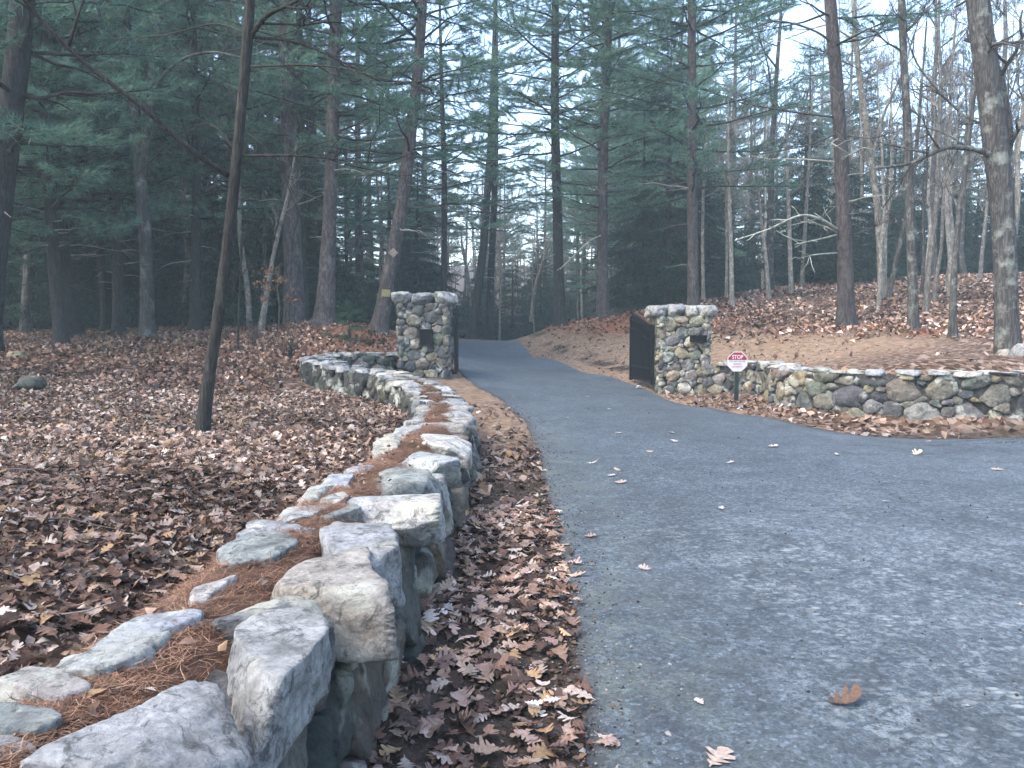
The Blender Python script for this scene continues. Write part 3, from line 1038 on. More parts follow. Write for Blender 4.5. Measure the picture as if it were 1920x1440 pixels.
GR, WM, DK, GN = [tuple(.85 * q for q in c_) for c_ in ((.34, .35, .355), (.38, .355, .315), (.15, .16, .17), (.28, .305, .29))]
for pts, th, cc, tl, dz in (
        ([(160, 1385), (330, 1250), (640, 1185), (740, 1140), (850, 1160), (900, 1255), (720, 1350), (400, 1410)], .27, GR, (0, -.03), .02),
        ([(900, 935), (1000, 880), (1150, 855), (1195, 910), (1060, 1060), (950, 1130), (880, 1080)], .22, (.30, .31, .305), (.02, -.02), .01),
        ([(835, 850), (960, 800), (1080, 775), (1230, 840), (1160, 865), (990, 865), (870, 888)], .22, DK, (.02, 0), .0),
        ([(870, 700), (1000, 660), (1250, 630), (1335, 648), (1410, 790), (1310, 890), (1240, 855), (1080, 770), (940, 765)], .24, WM, (.02, -.02), .03),
        ([(1235, 572), (1310, 532), (1440, 536), (1475, 600), (1455, 645), (1340, 690), (1280, 628)], .26, GR, (.03, 0), .02),
        ([(1330, 420), (1370, 366), (1595, 330), (1625, 380), (1610, 485), (1540, 545), (1420, 545), (1350, 480)], .24, (.35, .36, .37), (.02, 0), .02),
        ([(1380, 335), (1500, 318), (1625, 330), (1632, 345), (1560, 362), (1430, 372)], .26, GN, (0, 0), .0),
        ([(1400, 270), (1540, 222), (1680, 240), (1700, 290), (1640, 335), (1540, 300)], .22, (.31, .33, .33), (.02, .0), .01),
        ([(1590, 185), (1730, 158), (1750, 210), (1700, 255), (1620, 215)], .22, (.40, .39, .36), (.03, .0), .02),
        ([(0, 1162), (90, 1155), (200, 1240), (150, 1275), (-40, 1290), (-90, 1220)], .24, GN, (0, .02), .01),
        ([(-120, 1330), (60, 1320), (80, 1340), (-60, 1370)], .18, GR, (0, 0), -.01),
        ([(0, 1100), (100, 1068), (180, 1073), (318, 1130), (280, 1150), (100, 1135)], .20, (.35, .33, .31), (-.02, 0), .0),
        ([(160, 1060), (300, 1008), (510, 942), (605, 938), (570, 988), (340, 1066)], .22, (.34, .35, .33), (-.03, .0), .01),
        ([(385, 975), (500, 888), (690, 822), (756, 835), (705, 885), (500, 958)], .22, (.33, .35, .38), (-.03, .02), .01),
        ([(600, 830), (720, 758), (830, 718), (866, 730), (770, 795)], .2, (.40, .38, .35), (-.03, .0), .0),
        ([(840, 605), (880, 572), (1030, 556), (1090, 590), (985, 645), (860, 655)], .26, GN, (-.02, 0), .01),
        ([(905, 562), (960, 518), (1100, 498), (1165, 520), (1105, 562)], .22, GR, (-.02, 0), .0),
        ([(1030, 504), (1090, 462), (1222, 438), (1235, 452), (1150, 486)], .2, (.35, .36, .35), (-.02, 0), .0),
        ([(1190, 486), (1320, 448), (1340, 460), (1245, 490)], .16, GN, (0, 0), -.01),
        ([(1110, 434), (1150, 388), (1224, 383), (1205, 432)], .2, (.35, .35, .31), (-.02, 0), .01),
        ([(1180, 432), (1300, 400), (1320, 412), (1230, 440)], .16, (.36, .36, .33), (0, 0), -.01),
        ([(1210, 375), (1250, 335), (1320, 330), (1290, 370)], .2, (.31, .33, .36), (-.02, 0), .0),
        ([(1300, 318), (1350, 300), (1410, 303), (1370, 322)], .18, (.30, .32, .34), (0, 0), .0),
        ([(1400, 245), (1420, 200), (1490, 195), (1500, 215), (1440, 250)], .2, (.35, .35, .31), (-.02, 0), .01),
        ([(1450, 190), (1500, 160), (1590, 145), (1560, 175)], .18, GR, (-.02, 0), .0)):
    outline_stone(pts, th, cc, tl, dz, 1.13 if tl[0] >= 0 and th > .21 else 1.07)
u = ul(7.55)
while u < ul(9.8):                                   # road-side row
    lu = R.uniform(.14, .32)
    u += lu
    lw = R.uniform(.17, .26)
    th = R.uniform(.16, .28)
    cc = np.array(TOPC[R.integers(len(TOPC))]) * R.uniform(.85, 1.08)
    put_cap(SL, wl, (u, .36 - lw + R.uniform(-.02, .04), lu * 1.12, lw, th, l_top, 4, None, R.normal(0, .12), (R.normal(0, .03), R.normal(.02, .03)), 4, .11, R.uniform(-.01, .015)), cc)
    u += lu * .9
u = ul(7.4)
while u < ul(9.8):                                   # woodland-side row
    lu = R.uniform(.14, .3)
    u += lu
    lw = R.uniform(.11, .2)
    cc = np.array(TOPC[R.integers(len(TOPC))]) * R.uniform(.85, 1.08)
    put_cap(SL, wl, (u, -.35 + lw + R.uniform(-.03, .03), lu * 1.1, lw, R.uniform(.12, .2), l_top, 4, None, R.normal(0, .15), (R.normal(0, .03), R.normal(-.02, .03)), 4, .11, R.uniform(-.02, .01)), cc)
    u += lu * .9
u = ul(9.8)
mcap = MB()
k_ = 0
while u < SL.L - .1:                                 # beyond the bend whole-width slabs and pairs
    lu = R.uniform(.12, .24)
    u += lu
    cc = lambda: np.array(TOPC[R.integers(len(TOPC))]) * R.uniform(.9, 1.1)
    split = R.uniform(-.12, .12)
    for a, b_ in ((-.36, split - .005), (split + .005, .36)):
        args = (u, (a + b_) / 2, lu * 1.14, (b_ - a) / 2 * 1.1, R.uniform(.07, .11), l_top, 3, None, R.normal(0, .06), (0, 0), 4, .09, R.uniform(-.015, .012))
        if k_ < 46:
            put_cap(SL, wl, args, cc())
        else:
            v, F = capstone(SL, *args)
            mcap.add(v, F, cc())
        k_ += 1
    u += lu * .94
if mcap.n:
    o = bake_local(wl, mcap).build("coping", M['stone'], wl)

# needle bed on the left wall
mb = MB()
us = np.arange(ul(.3), ul(13.0), .05)
ws = np.linspace(-.27, .27, 12)
U, Wd = np.meshgrid(us, ws, indexing='ij')
tz = np.array([l_top(x) for x in us])[:, None] - .012 + .07 * (noise2(U, Wd, 3.5, 3, 31) - .42) + .03 * (noise2(U, Wd, 30, 2, 7) - .5) - .14 * (np.abs(Wd) / .27) ** 3
tz = tz - np.where(U > ul(9.8), .02, 0)
P = SL.map(U, Wd, tz)
n_ = len(ws)
i, j = np.meshgrid(np.arange(len(us) - 1), np.arange(n_ - 1), indexing='ij')
q = np.stack([i * n_ + j, (i + 1) * n_ + j, (i + 1) * n_ + j + 1, i * n_ + j + 1], -1).reshape(-1, 4)
NEED = 1.15 * np.array([(.13, .068, .042), (.18, .098, .06), (.09, .048, .032), (.24, .155, .105), (.06, .036, .027)])
mb.add(P.reshape(-1, 3), q, np.array([(.085, .048, .032)]) * (.35 + 1.3 * noise2(U, Wd, 7, 4, 55).reshape(-1, 1)))
cnt = 64000
uu = ul(.4) + (ul(13) - ul(.4)) * R.random(cnt) ** 1.7
ww = np.clip(R.normal(-.02, .11, cnt), -.27, .22)
zz = np.interp(uu, us, np.array([l_top(x) for x in us])) - .006 + .07 * (noise2(uu, ww, 3.5, 3, 31) - .42) + R.uniform(0, .018, cnt) - .14 * (np.abs(ww) / .27) ** 3 - np.where(uu > ul(9.8), .02, 0)
B0 = SL.map(uu, ww, zz)
az = R.uniform(0, 2 * np.pi, cnt)
el = R.normal(0, .15, cnt)
dv = np.stack([np.cos(az) * np.cos(el), np.sin(az) * np.cos(el), np.sin(el)], 1)
ln = R.uniform(.045, .085, cnt)[:, None]
sd = np.stack([-np.sin(az), np.cos(az), np.zeros(cnt)], 1) * R.uniform(.0006, .0011, cnt)[:, None]
bend = np.stack([-np.sin(az), np.cos(az), np.zeros(cnt)], 1) * R.normal(0, .008, cnt)[:, None]
V = np.stack([B0 - sd, B0 + sd, B0 + dv * ln * .5 + bend + sd, B0 + dv * ln * .5 + bend - sd, B0 + dv * ln], 1).reshape(-1, 3)
k = np.arange(cnt)[:, None] * 5
mb.add(V, [np.concatenate([k, k + 1, k + 2, k + 3], 1), np.concatenate([k + 3, k + 2, k + 4], 1)], np.repeat(NEED[R.integers(5, size=cnt)] * R.uniform(.6, 1.3, (cnt, 1)) * (.5 + 1.0 * noise2(uu, ww, 5, 3, 90))[:, None], 5, 0))
tag(mb.build("pine_needles", M['litter_needles']), "rust brown pine needles gathered between the capstones on the left wall", "pine needles", kind='stuff')

# ---- right wall
SR = Strip(RW)


def r_top(u):
    p = SR.pos(np.array([u]))[0]
    return float(np.interp(p[0], RT[0], RT[1]))


wr = thing("stone_wall", "low fieldstone wall bending from the stop sign's pillar along the street, bank of leaves behind it", "wall", (RW[0][0], RW[0][1], 0))


def r_map_front(u, w, v):
    t = np.array([r_top(x) for x in np.ravel(u)]).reshape(np.shape(u))
    return SR.map(u, .25 + w + .05 * np.clip(-v, 0, 1), t + v)


mb = MB()
core_mesh(mb, SR, .25, r_top, lambda u: -.25, 110)
bake_local(wr, mb).build("wall_core", M['mortar'], wr)
mb = MB()
face_stones(mb, r_map_front, 0.0, 2.2, -.85, -.06, .045, .18, .18, STONE_COLS, 3, 1.25, -.002, .025, None, 4000, 26., None, .14, None, 1.7)
face_stones(mb, r_map_front, 2.2, SR.L, -.92, -.07, .05, .25, .22, STONE_COLS, 3, 1.4, -.002, .03, None, 7000, 26., None, .15, None, 1.7)
bake_local(wr, mb).build("stone_facing", M['stone'], wr)
u = .05
k_ = 0
mcap = MB()
while u < SR.L - .1:
    lu = R.uniform(.14, .34)
    u += lu
    cc = np.array(TOPC[R.integers(len(TOPC))]) * R.uniform(.9, 1.1)
    for a, b_ in ((-.30, -.01), (.0, .30)):
        args = (u, (a + b_) / 2, lu * 1.03, (b_ - a) / 2 * 1.06, R.uniform(.06, .11), r_top, 3, None, R.normal(0, .05), (0, 0), 4, .08, R.uniform(-.012, .012))
        put_cap(SR, wr, args, cc * R.uniform(1.1, 1.35))
    u += lu * .95

# ------------------------------------------------------------------ gate pillars
LIGHTCOLS = [tuple(m_ * q for m_, q in zip((1.12, 1.08, 1.0), c_)) for c_ in [(.24, .24, .23), (.33, .31, .25), (.18, .185, .18), (.36, .32, .23), (.12, .125, .13), (.27, .25, .22), (.22, .21, .18), (.38, .37, .33), (.20, .22, .20), (.30, .27, .20)]]


def pillar(label, c, zb, ztop, plaque, cols):
    """square rough stone pillar; plaque = (centre u, centre z, width, height) on the front"""
    t = thing("gate_pillar", label, "pillar", (c[0], c[1], zb))
    hw = .605
    h = ztop - zb
    capth = .27
    mb_ = MB()
    mb_.box((0, 0, (h - capth) / 2 - .15), (hw * 2 - .14, hw * 2 - .14, h - capth + .3 - .02), (.03, .03, .03))
    mb_.build("pillar_core", M['mortar'], t)
    mb_ = MB()
    hole = (lambda u, v: abs(u - plaque[0]) < plaque[2] / 2 - .05 and abs(v - plaque[1]) < plaque[3] / 2 - .05)
    for face in range(4):
        a = face * math.pi / 2
        if face == 2:
            continue

        def mp(u, w, v, a=a):
            x, y = u, -(hw - .02 + w)
            return np.stack([x * math.cos(a) - y * math.sin(a), x * math.sin(a) + y * math.cos(a), v], -1)
        face_stones(mb_, mp, -hw - .01, hw + .01, -.12, h - capth + .02, .035, .16, .15, cols, 3 if face == 0 else 2, 1.2, -.001, .018, hole if face == 0 else None, 6000, 26., None, .13, None, 1.8)
    mb_.build("stone_facing", M['stone'], t)
    # cap of big rough stones, overhanging
    H2 = hw + .11
    spots = []
    n3 = 3 if c[0] < 0 else 4
    xs_ = np.linspace(-H2, H2, n3 + 1)
    for k in range(n3):
        spots.append(((xs_[k] + xs_[k + 1]) / 2, -H2 + .30, (xs_[k + 1] - xs_[k]) / 2, .32))
        spots.append(((xs_[k] + xs_[k + 1]) / 2, H2 - .30, (xs_[k + 1] - xs_[k]) / 2, .32))
        spots.append(((xs_[k] + xs_[k + 1]) / 2, 0, (xs_[k + 1] - xs_[k]) / 2, .2))
    for (x, y, lx, ly) in spots:
        ns = [np.array(v_, float) for v_ in ((1, 0, .1), (-1, 0, .1), (0, 1, .15), (0, -1, .15), (0, 0, 1), (0, 0, -1), (.7, -.7, .2), (-.7, -.7, .2), (.1, -.6, .8), (0, -.7, -.7))]
        th = capth * R.uniform(.92, 1.12)
        ds = [lx * 1.05, lx * 1.05, ly, ly * R.uniform(.95, 1.08), th / 2, th / 2, (lx + ly) * .68, (lx + ly) * .68, th * .55 + ly * .38, ly * .75]
        v, F = stone_mesh([norm(a_) for a_ in ns], ds, (lx, ly, th * .6), 4, 7., 6, .13, 4.5)
        m_ = MB()
        m_.add(v + np.array((x, y, h - capth / 2 + R.uniform(-.012, .012))), F, np.array(TOPC[R.integers(len(TOPC))]) * R.uniform(.8, 1.05))
        m_.build("capstone", M['stone'], t)
    # black plaque set into the face
    pu, pz, pw, ph = plaque
    m_ = MB()
    m_.box((pu, -hw - .04, pz), (pw, .12, ph))
    pl = m_.build("plaque", M['plaque'], t, smooth=False)
    m_ = MB()
    fw = .018
    m_.box((pu, -hw - .108, pz + ph / 2 - fw / 2), (pw, .02, fw))
    m_.box((pu, -hw - .108, pz - ph / 2 + fw / 2), (pw, .02, fw))
    m_.box((pu - pw / 2 + fw / 2, -hw - .1075, pz), (fw, .02, ph - 2 * fw - .002))
    m_.box((pu + pw / 2 - fw / 2, -hw - .1075, pz), (fw, .02, ph - 2 * fw - .002))
    m_.build("plaque_frame", M['black_metal'], pl, smooth=False)
    return t


# plaque heights from the photograph's own sizes
pillar("left gate pillar of dark mixed fieldstone with a square black plaque", PILLAR_L, .28, 2.285, (.075, .99, .29, .37),
       [(.17, .175, .17), (.11, .12, .12), (.22, .20, .16), (.28, .26, .20), (.09, .10, .105), (.20, .20, .19), (.31, .29, .23), (.14, .14, .13)])
pillar("pale gate pillar of rounded fieldstone with a narrow black plaque beside the stop sign", PILLAR_R, -.04, 2.0, (.30, 1.28, .36, .155), LIGHTCOLS)


# ------------------------------------------------------------------ gate leaves
def gate_leaf(label, hinge, free, zb, zh_hinge, zh_free):
    hx, hy = hinge
    fx, fy = free
    L = math.hypot(fx - hx, fy - hy)
    ang = math.atan2(fy - hy, fx - hx)
    t = thing("gate_leaf", label, "gate", (hx, hy, zb), "black iron driveway gate leaves", ang)
    for (x, h, nm_) in ((0, zh_hinge, "hinge_post"), (L, zh_free, "end_post")):
        m_ = MB()
        m_.box((x, 0, h / 2), (.075, .075, h))
        m_.box((x, 0, h + .012), (.09, .09, .02))
        m_.build(nm_, M['black_metal'], t, smooth=False)

    def top(s):            # S-curve rising to the free end
        q_ = s / L
        return zh_hinge - .12 + (zh_free - zh_hinge + .06) * (q_ * q_ * (3 - 2 * q_))
    xs_ = np.linspace(.04, L - .04, 14)
    for dz, nm_ in ((0, "top_rail"), (-.22, "upper_rail")):
        m_ = MB()
        z_ = np.array([top(s) + dz for s in xs_])
        pts = np.stack([xs_, np.zeros(14), z_], 1)
        m_.tubes([(pts, np.full(14, .022))], 6)
        m_.build(nm_, M['black_metal'], t)
    for zc, hh in ((.06, .05), (.36, .05)):
        m_ = MB()
        m_.box((L / 2, 0, zc), (L - .08, .035, hh))
        m_.build("lower_rail", M['black_metal'], t, smooth=False)
    m_ = MB()
    m_.box((L / 2, 0, .21), (L - .08, .01, .25))
    m_.build("kick_panel", M['black_metal'], t, smooth=False)
    nb = max(8, int(L / .085))
    for k in range(nb):
        s = .04 + (L - .08) * (k + .5) / nb
        m_ = MB()
        zt = top(s) + .10
        m_.box((s, 0, (zt + .08) / 2), (.034, .034, zt - .08))
        m_.tubes([(np.array([(s, 0, zt), (s, 0, zt + .035), (s, 0, zt + .085)]), np.array([.018, .016, .002]))], 5)
        m_.build("picket", M['black_metal'], t, smooth=False)
    for z_ in (.3, zh_hinge - .25):
        m_ = MB()
        m_.box((-.045, 0, z_), (.07, .05, .06))
        m_.build("hinge", M['black_metal'], t, smooth=False)
    return t


gate_leaf("open black iron gate leaf with spear pickets beside the pale right pillar", (3.24, 17.75), (2.985, 19.25), .17, 1.36, 1.57)
gate_leaf("open black iron gate leaf seen edge on beside the dark left pillar", (-1.345, 18.35), (-1.42, 19.85), .33, 1.36, 1.60)

# ------------------------------------------------------------------ stop sign
sp = at(1381, 747, 16.2)
sgn = thing("stop_sign", "small red and white octagonal stop sign on a dark post before the right wall", "sign", (sp[0], 16.2, sp[2] - .02), rz=-.03)
m_ = MB()
m_.box((0, .03, .36), (.085, .03, .86))
m_.box((-.035, .0085, .36), (.012, .017, .86))
m_.box((.035, .0085, .36), (.012, .017, .86))
m_.build("post", M['green_post'], sgn, smooth=False)
RC = .2075 / math.cos(math.pi / 8)
octo = [(RC * math.cos(math.pi / 8 + k * math.pi / 4), RC * math.sin(math.pi / 8 + k * math.pi / 4)) for k in range(8)]
SZ = .80


def plate(poly, y0, y1):
    m__ = MB()
    n__ = len(poly)
    v = np.array([(x, y0, z) for x, z in poly] + [(x, y1, z) for x, z in poly])
    k = np.arange(n__)
    m__.add(v, [np.arange(n__)[None, :], (np.arange(n__)[::-1] + n__)[None, :], np.stack([k, k + n__, (k + 1) % n__ + n__, (k + 1) % n__], 1)])
    return m__


board = plate([(x, z + SZ) for x, z in octo], -.006, -.002).build("sign_board", M['white'], sgn, smooth=False)
ins_ = [(x * .93, z * .93) for x, z in octo]
cut = .035
up = [p for p in ins_ if p[1] > cut]
# polygon of the upper red part, clipped at the height "cut"
poly = []
for k in range(8):
    a, b_ = ins_[k], ins_[(k + 1) % 8]
    if a[1] >= cut:
        poly.append(a)
    if (a[1] >= cut) != (b_[1] >= cut):
        f_ = (cut - a[1]) / (b_[1] - a[1])
        poly.append((a[0] + f_ * (b_[0] - a[0]), cut))
plate([(x, z + SZ) for x, z in poly], -.009, -.0065).build("red_field", M['red'], board, smooth=False)


def text_part(body, size, x, z, y, mat, parent, sx=1.0, bold=0.0):
    cu = bpy.data.curves.new("lettering", 'FONT')
    cu.body = body
    cu.size = size
    cu.align_x = 'CENTER'
    cu.align_y = 'CENTER'
    cu.extrude = .001
    cu.offset = bold
    to = bpy.data.objects.new("lettering", cu)
    col.objects.link(to)
    dg = bpy.context.evaluated_depsgraph_get()
    me = bpy.data.meshes.new_from_object(to.evaluated_get(dg))
    bpy.data.objects.remove(to)
    me.materials.clear()
    me.materials.append(mat)
    o = link("lettering", me, parent)
    o.location = (x, y, z)
    o.rotation_euler = (math.radians(90), 0, 0)
    o.scale = (sx, 1, 1)
    return o


text_part("STOP", .118, 0, SZ + .094, -.0105, M['white'], board, .82, .0022)
text_part("DO NOT ENTER", .046, 0, SZ + .002, -.008, M['signtextdark'], board, 1.0, .0008)
text_part("PRIVATE", .046, 0, SZ - .056, -.008, M['signtext'], board, .95, .0006)
text_part("DRIVEWAY", .046, 0, SZ - .112, -.008, M['signtext'], board, .95, .0006)

# ------------------------------------------------------------------ foliage generators
PINE_C = 1.42 * np.array([(.050, .112, .088), (.064, .135, .10), (.036, .082, .070), (.080, .150, .108), (.095, .155, .10)])
HEM_C = .9 * np.array([(.020, .046, .037), (.028, .062, .046), (.015, .034, .029), (.040, .078, .054)])


def tufts(mb_, pos, dirs, blades, ln, wd, cols, spread=.9, seed=0):
    n = len(pos)
    if n == 0:
        return
    Pp = np.repeat(pos, blades, 0)
    Dd = norm(np.repeat(dirs, blades, 0) * .9 + R.normal(0, spread * .6, (n * blades, 3)))
    l_ = (ln * R.uniform(.7, 1.2, n * blades))[:, None]
    sd = norm(np.cross(Dd, R.normal(size=(n * blades, 3)))) * wd * .5
    tip = Pp + Dd * l_
    tip[:, 2] -= .12 * l_[:, 0]
    V = np.stack([Pp - sd, Pp + sd, tip], 1).reshape(-1, 3)
    c = cols[R.integers(len(cols), size=n)] * R.uniform(.75, 1.3, (n, 1))
    C3 = np.repeat(c, blades * 3, 0)
    mb_.add(V, np.arange(n * blades * 3).reshape(-1, 3), C3)


def curve_pts(p0, d0, L, n, wob, lift):
    """n points starting at p0 along d0, bending by lift (z) with random wobble"""
    t = np.linspace(0, 1, n)[:, None]
    side = norm(np.cross(d0, (0, 0, 1.0)) + 1e-6)
    p = p0 + d0 * L * t + np.array((0, 0, 1.0)) * lift * L * t ** 2
    w = np.cumsum(R.normal(0, wob, (n, 1)), 0) * L / n
    w -= w[0]
    return p + side * w + np.array((0, 0, 1.0)) * (np.cumsum(R.normal(0, wob * .6, (n, 1)), 0) * L / n) * (t > 0)


def pine_parts(axis, z0, ztop, Lmax, dens=1.0, dead_from=None, blades=10, tuft_ln=.15, tuft_w=.010, low_thin=True, spacing=.8, z_vis=99):
    """returns (branch MB, foliage MB, dead branch MB); axis(z)->xyz centre of trunk"""
    bw, fo, dd = MB(), MB(), MB()
    main, sub = [], []
    tp, td = [], []
    z = z0
    while z < ztop - .3:
        q_ = (z - z0) / max(.1, ztop - z0)
        nb = int(R.integers(3, 6))
        a0 = R.uniform(0, 6.28)
        hi = z > z_vis
        for k in range(nb):
            if R.random() > (dens if not hi else dens * .5):
                continue
            az = a0 + k * 6.283 / nb + R.normal(0, .25)
            L = Lmax * (1 - q_) ** .65 * R.uniform(.55, 1.1) * (0.7 + .3 * min(1, q_ * 4)) + .35
            el = R.uniform(-.12, .18) + .35 * q_
            d0 = norm(np.array((math.cos(az) * math.cos(el), math.sin(az) * math.cos(el), math.sin(el))))
            p0 = axis(z + R.uniform(-.12, .12))
            pts = curve_pts(p0, d0, L, 7, .12, R.uniform(-.05, .12))
            rr = np.linspace(.016 * L ** .7 + .008, .005, 7)
            main.append((pts, rr))
            # side branchlets
            s0 = .28 if q_ > .25 else .42
            ns_ = max(3, int(L * (1 - s0) / (.15 if not hi else .3)))
            for m in range(ns_):
                s = s0 + (1 - s0) * (m + .5) / ns_
                fi = s * 6
                i0 = min(5, int(fi))
                pb = pts[i0] * (1 - (fi - i0)) + pts[i0 + 1] * (fi - i0)
                tb = norm(pts[i0 + 1] - pts[i0])
                sg = 1 if m % 2 else -1
                lat = norm(np.cross(tb, (0, 0, 1.0))) * sg
                db = norm(tb * R.uniform(.5, .9) + lat * R.uniform(.6, 1.0) + np.array((0, 0, R.uniform(-.05, .25))))
                lb = (L * (1 - s) * .55 + .34) * R.uniform(.7, 1.25)
                bp = curve_pts(pb, db, lb, 4, .15, .08)
                sub.append((bp, np.linspace(.007, .003, 4)))
                nt_ = max(2, int(lb / (.075 if not hi else .16)))
                sv = np.linspace(.2, 1.0, nt_)
                fi2 = sv * 3
                i2 = np.minimum(2, fi2.astype(int))
                fr = (fi2 - i2)[:, None]
                tp.append(bp[i2] * (1 - fr) + bp[i2 + 1] * fr)
                td.append(np.repeat((norm(bp[-1] - bp[0]) + np.array((0, 0, .35)))[None, :], nt_, 0))
            tp.append(pts[-2:])
            td.append(np.repeat(d0[None, :], 2, 0))
        z += spacing * R.uniform(.7, 1.4)
    if dead_from is not None:
        z = dead_from
        while z < z0 + .6:
            for k in range(int(R.integers(1, 4))):
                az = R.uniform(0, 6.28)
                L = R.uniform(.4, 2.6) * (0.5 + .5 * min(1, (z - dead_from) / 2))
                el = R.uniform(-.25, .2)
                d0 = norm(np.array((math.cos(az) * math.cos(el), math.sin(az) * math.cos(el), math.sin(el))))
                pts = curve_pts(axis(z), d0, L, 6, .22, R.uniform(-.18, .05))
                br = [(pts, np.linspace(.013 + .006 * L, .004, 6))]
                for m in range(int(L * 2.2)):
                    i0 = int(R.integers(1, 5))
                    tb = norm(pts[i0 + 1] - pts[i0])
                    lat = norm(np.cross(tb, (0, 0, 1.0))) * R.choice([-1, 1])
                    br.append((curve_pts(pts[i0], norm(tb + lat * R.uniform(.4, 1) + np.array((0, 0, R.normal(0, .3)))), L * R.uniform(.15, .4), 4, .2, -.05), np.linspace(.006, .003, 4)))
                cc = np.array((.10, .095, .09)) if R.random() < .55 else np.array((.24, .25, .22))
                dd.tubes(br, 4, cc)
            z += R.uniform(.25, .7)
    bw.tubes(main, 5, (.075, .065, .058))
    bw.tubes(sub, 3, (.075, .065, .055))
    if tp:
        tufts(fo, np.concatenate(tp), norm(np.concatenate(td)), blades, tuft_ln, tuft_w, PINE_C)
    return bw, fo, dd


def trunk_mb(pts, rad, sides=12, flare=.55, colour=(1, 1, 1), rough=.06):
    """one trunk; swells into root flare at the base"""
    pts = np.asarray(pts, float)
    rad = np.asarray(rad, float)
    s = np.concatenate([[0], np.cumsum(np.linalg.norm(np.diff(pts, axis=0), axis=1))])
    n = max(14, int(s[-1] / .35))
    t = np.concatenate([np.linspace(0, .9, 7), np.linspace(1.1, s[-1], n)]) if s[-1] > 2 else np.linspace(0, s[-1], n)
    P = np.stack([np.interp(t, s, pts[:, k]) for k in range(3)], 1)
    # smooth the polyline a little
    for _ in range(3):
        P[1:-1] = (P[:-2] + 2 * P[1:-1] + P[2:]) / 4
    r = np.interp(t, s, rad) * (1 + flare * np.exp(-t / .34))
    m_ = MB()
    ang = np.linspace(0, 2 * np.pi, sides, endpoint=False)
    T = norm(np.gradient(P, axis=0))
    A = norm(np.cross(T, np.array((0, 1.0, 0))))
    Bv = np.cross(T, A)
    ring = P[:, None, :] + (A[:, None, :] * np.cos(ang)[None, :, None] + Bv[:, None, :] * np.sin(ang)[None, :, None]) * r[:, None, None]
    nz_ = fbm(ring.reshape(-1, 3) * np.array((4, 4, 1.2)) + R.uniform(0, 20, 3), 3).reshape(len(P), sides) - .5
    lob = (1 + .18 * np.exp(-t / .25)[:, None] * np.sin(ang * 4 + R.uniform(0, 6))[None, :])
    ring = P[:, None, :] + (ring - P[:, None, :]) * ((1 + rough * 3 * nz_) * lob)[:, :, None]
    k, j = np.meshgrid(np.arange(len(P) - 1), np.arange(sides), indexing='ij')
    j2 = (j + 1) % sides
    q_ = np.stack([k * sides + j, k * sides + j2, (k + 1) * sides + j2, (k + 1) * sides + j], -1).reshape(-1, 4)
    m_.add(ring.reshape(-1, 3), [q_, ((len(P) - 1) * sides + np.arange(sides))[None, :]], colour)
    return m_


def bare_branches(mb_, pts, rad, L0, n1, levels, z_from, seed=None, twig=.004, up=.35, sides=(6, 5, 4, 3)):
    """limbs, branches and twigs of a leafless tree growing from the trunk line"""
    s = np.concatenate([[0], np.cumsum(np.linalg.norm(np.diff(pts, axis=0), axis=1))])
    groups = {}

    def grow(p0, d0, L, r, lv):
        n = 6 if lv < 2 else 4
        p = curve_pts(p0, d0, L, n, .22, R.uniform(-.02, up * .6))
        rr = np.linspace(r, max(twig, r * .35), n)
        groups.setdefault(min(lv, 3), []).append((p, rr))
        if lv >= levels:
            return
        kids = int(R.integers(3, 6)) if lv < levels - 1 else int(R.integers(3, 6))
        for k in range(kids):
            f = R.uniform(.25, 1.0) * (n - 1)
            i0 = min(n - 2, int(f))
            q_ = p[i0] * (1 - (f - i0)) + p[i0 + 1] * (f - i0)
            tb = norm(p[i0 + 1] - p[i0])
            dn = norm(tb + norm(R.normal(size=3)) * R.uniform(.5, 1.0) + np.array((0, 0, up * .5)))
            grow(q_, dn, L * R.uniform(.35, .62), max(twig, r * (1 - f / (n - 1) * .6) * .55), lv + 1)

    for k in range(n1):
        f = z_from + (1 - z_from) * ((k + R.random()) / n1)
        ss = f * s[-1]
        p0 = np.array([np.interp(ss, s, pts[:, a]) for a in range(3)])
        r0 = np.interp(ss, s, rad)
        az = R.uniform(0, 6.28)
        el = R.uniform(.25, .95)
        d0 = np.array((math.cos(az) * math.cos(el), math.sin(az) * math.cos(el), math.sin(el)))
        grow(p0, d0, L0 * R.uniform(.5, 1.1) * (1.15 - f * .7), max(twig * 2, r0 * R.uniform(.35, .6)), 1)
    for lv, lst in groups.items():
        mb_.tubes(lst, sides[min(lv, 3)], (1, 1, 1))


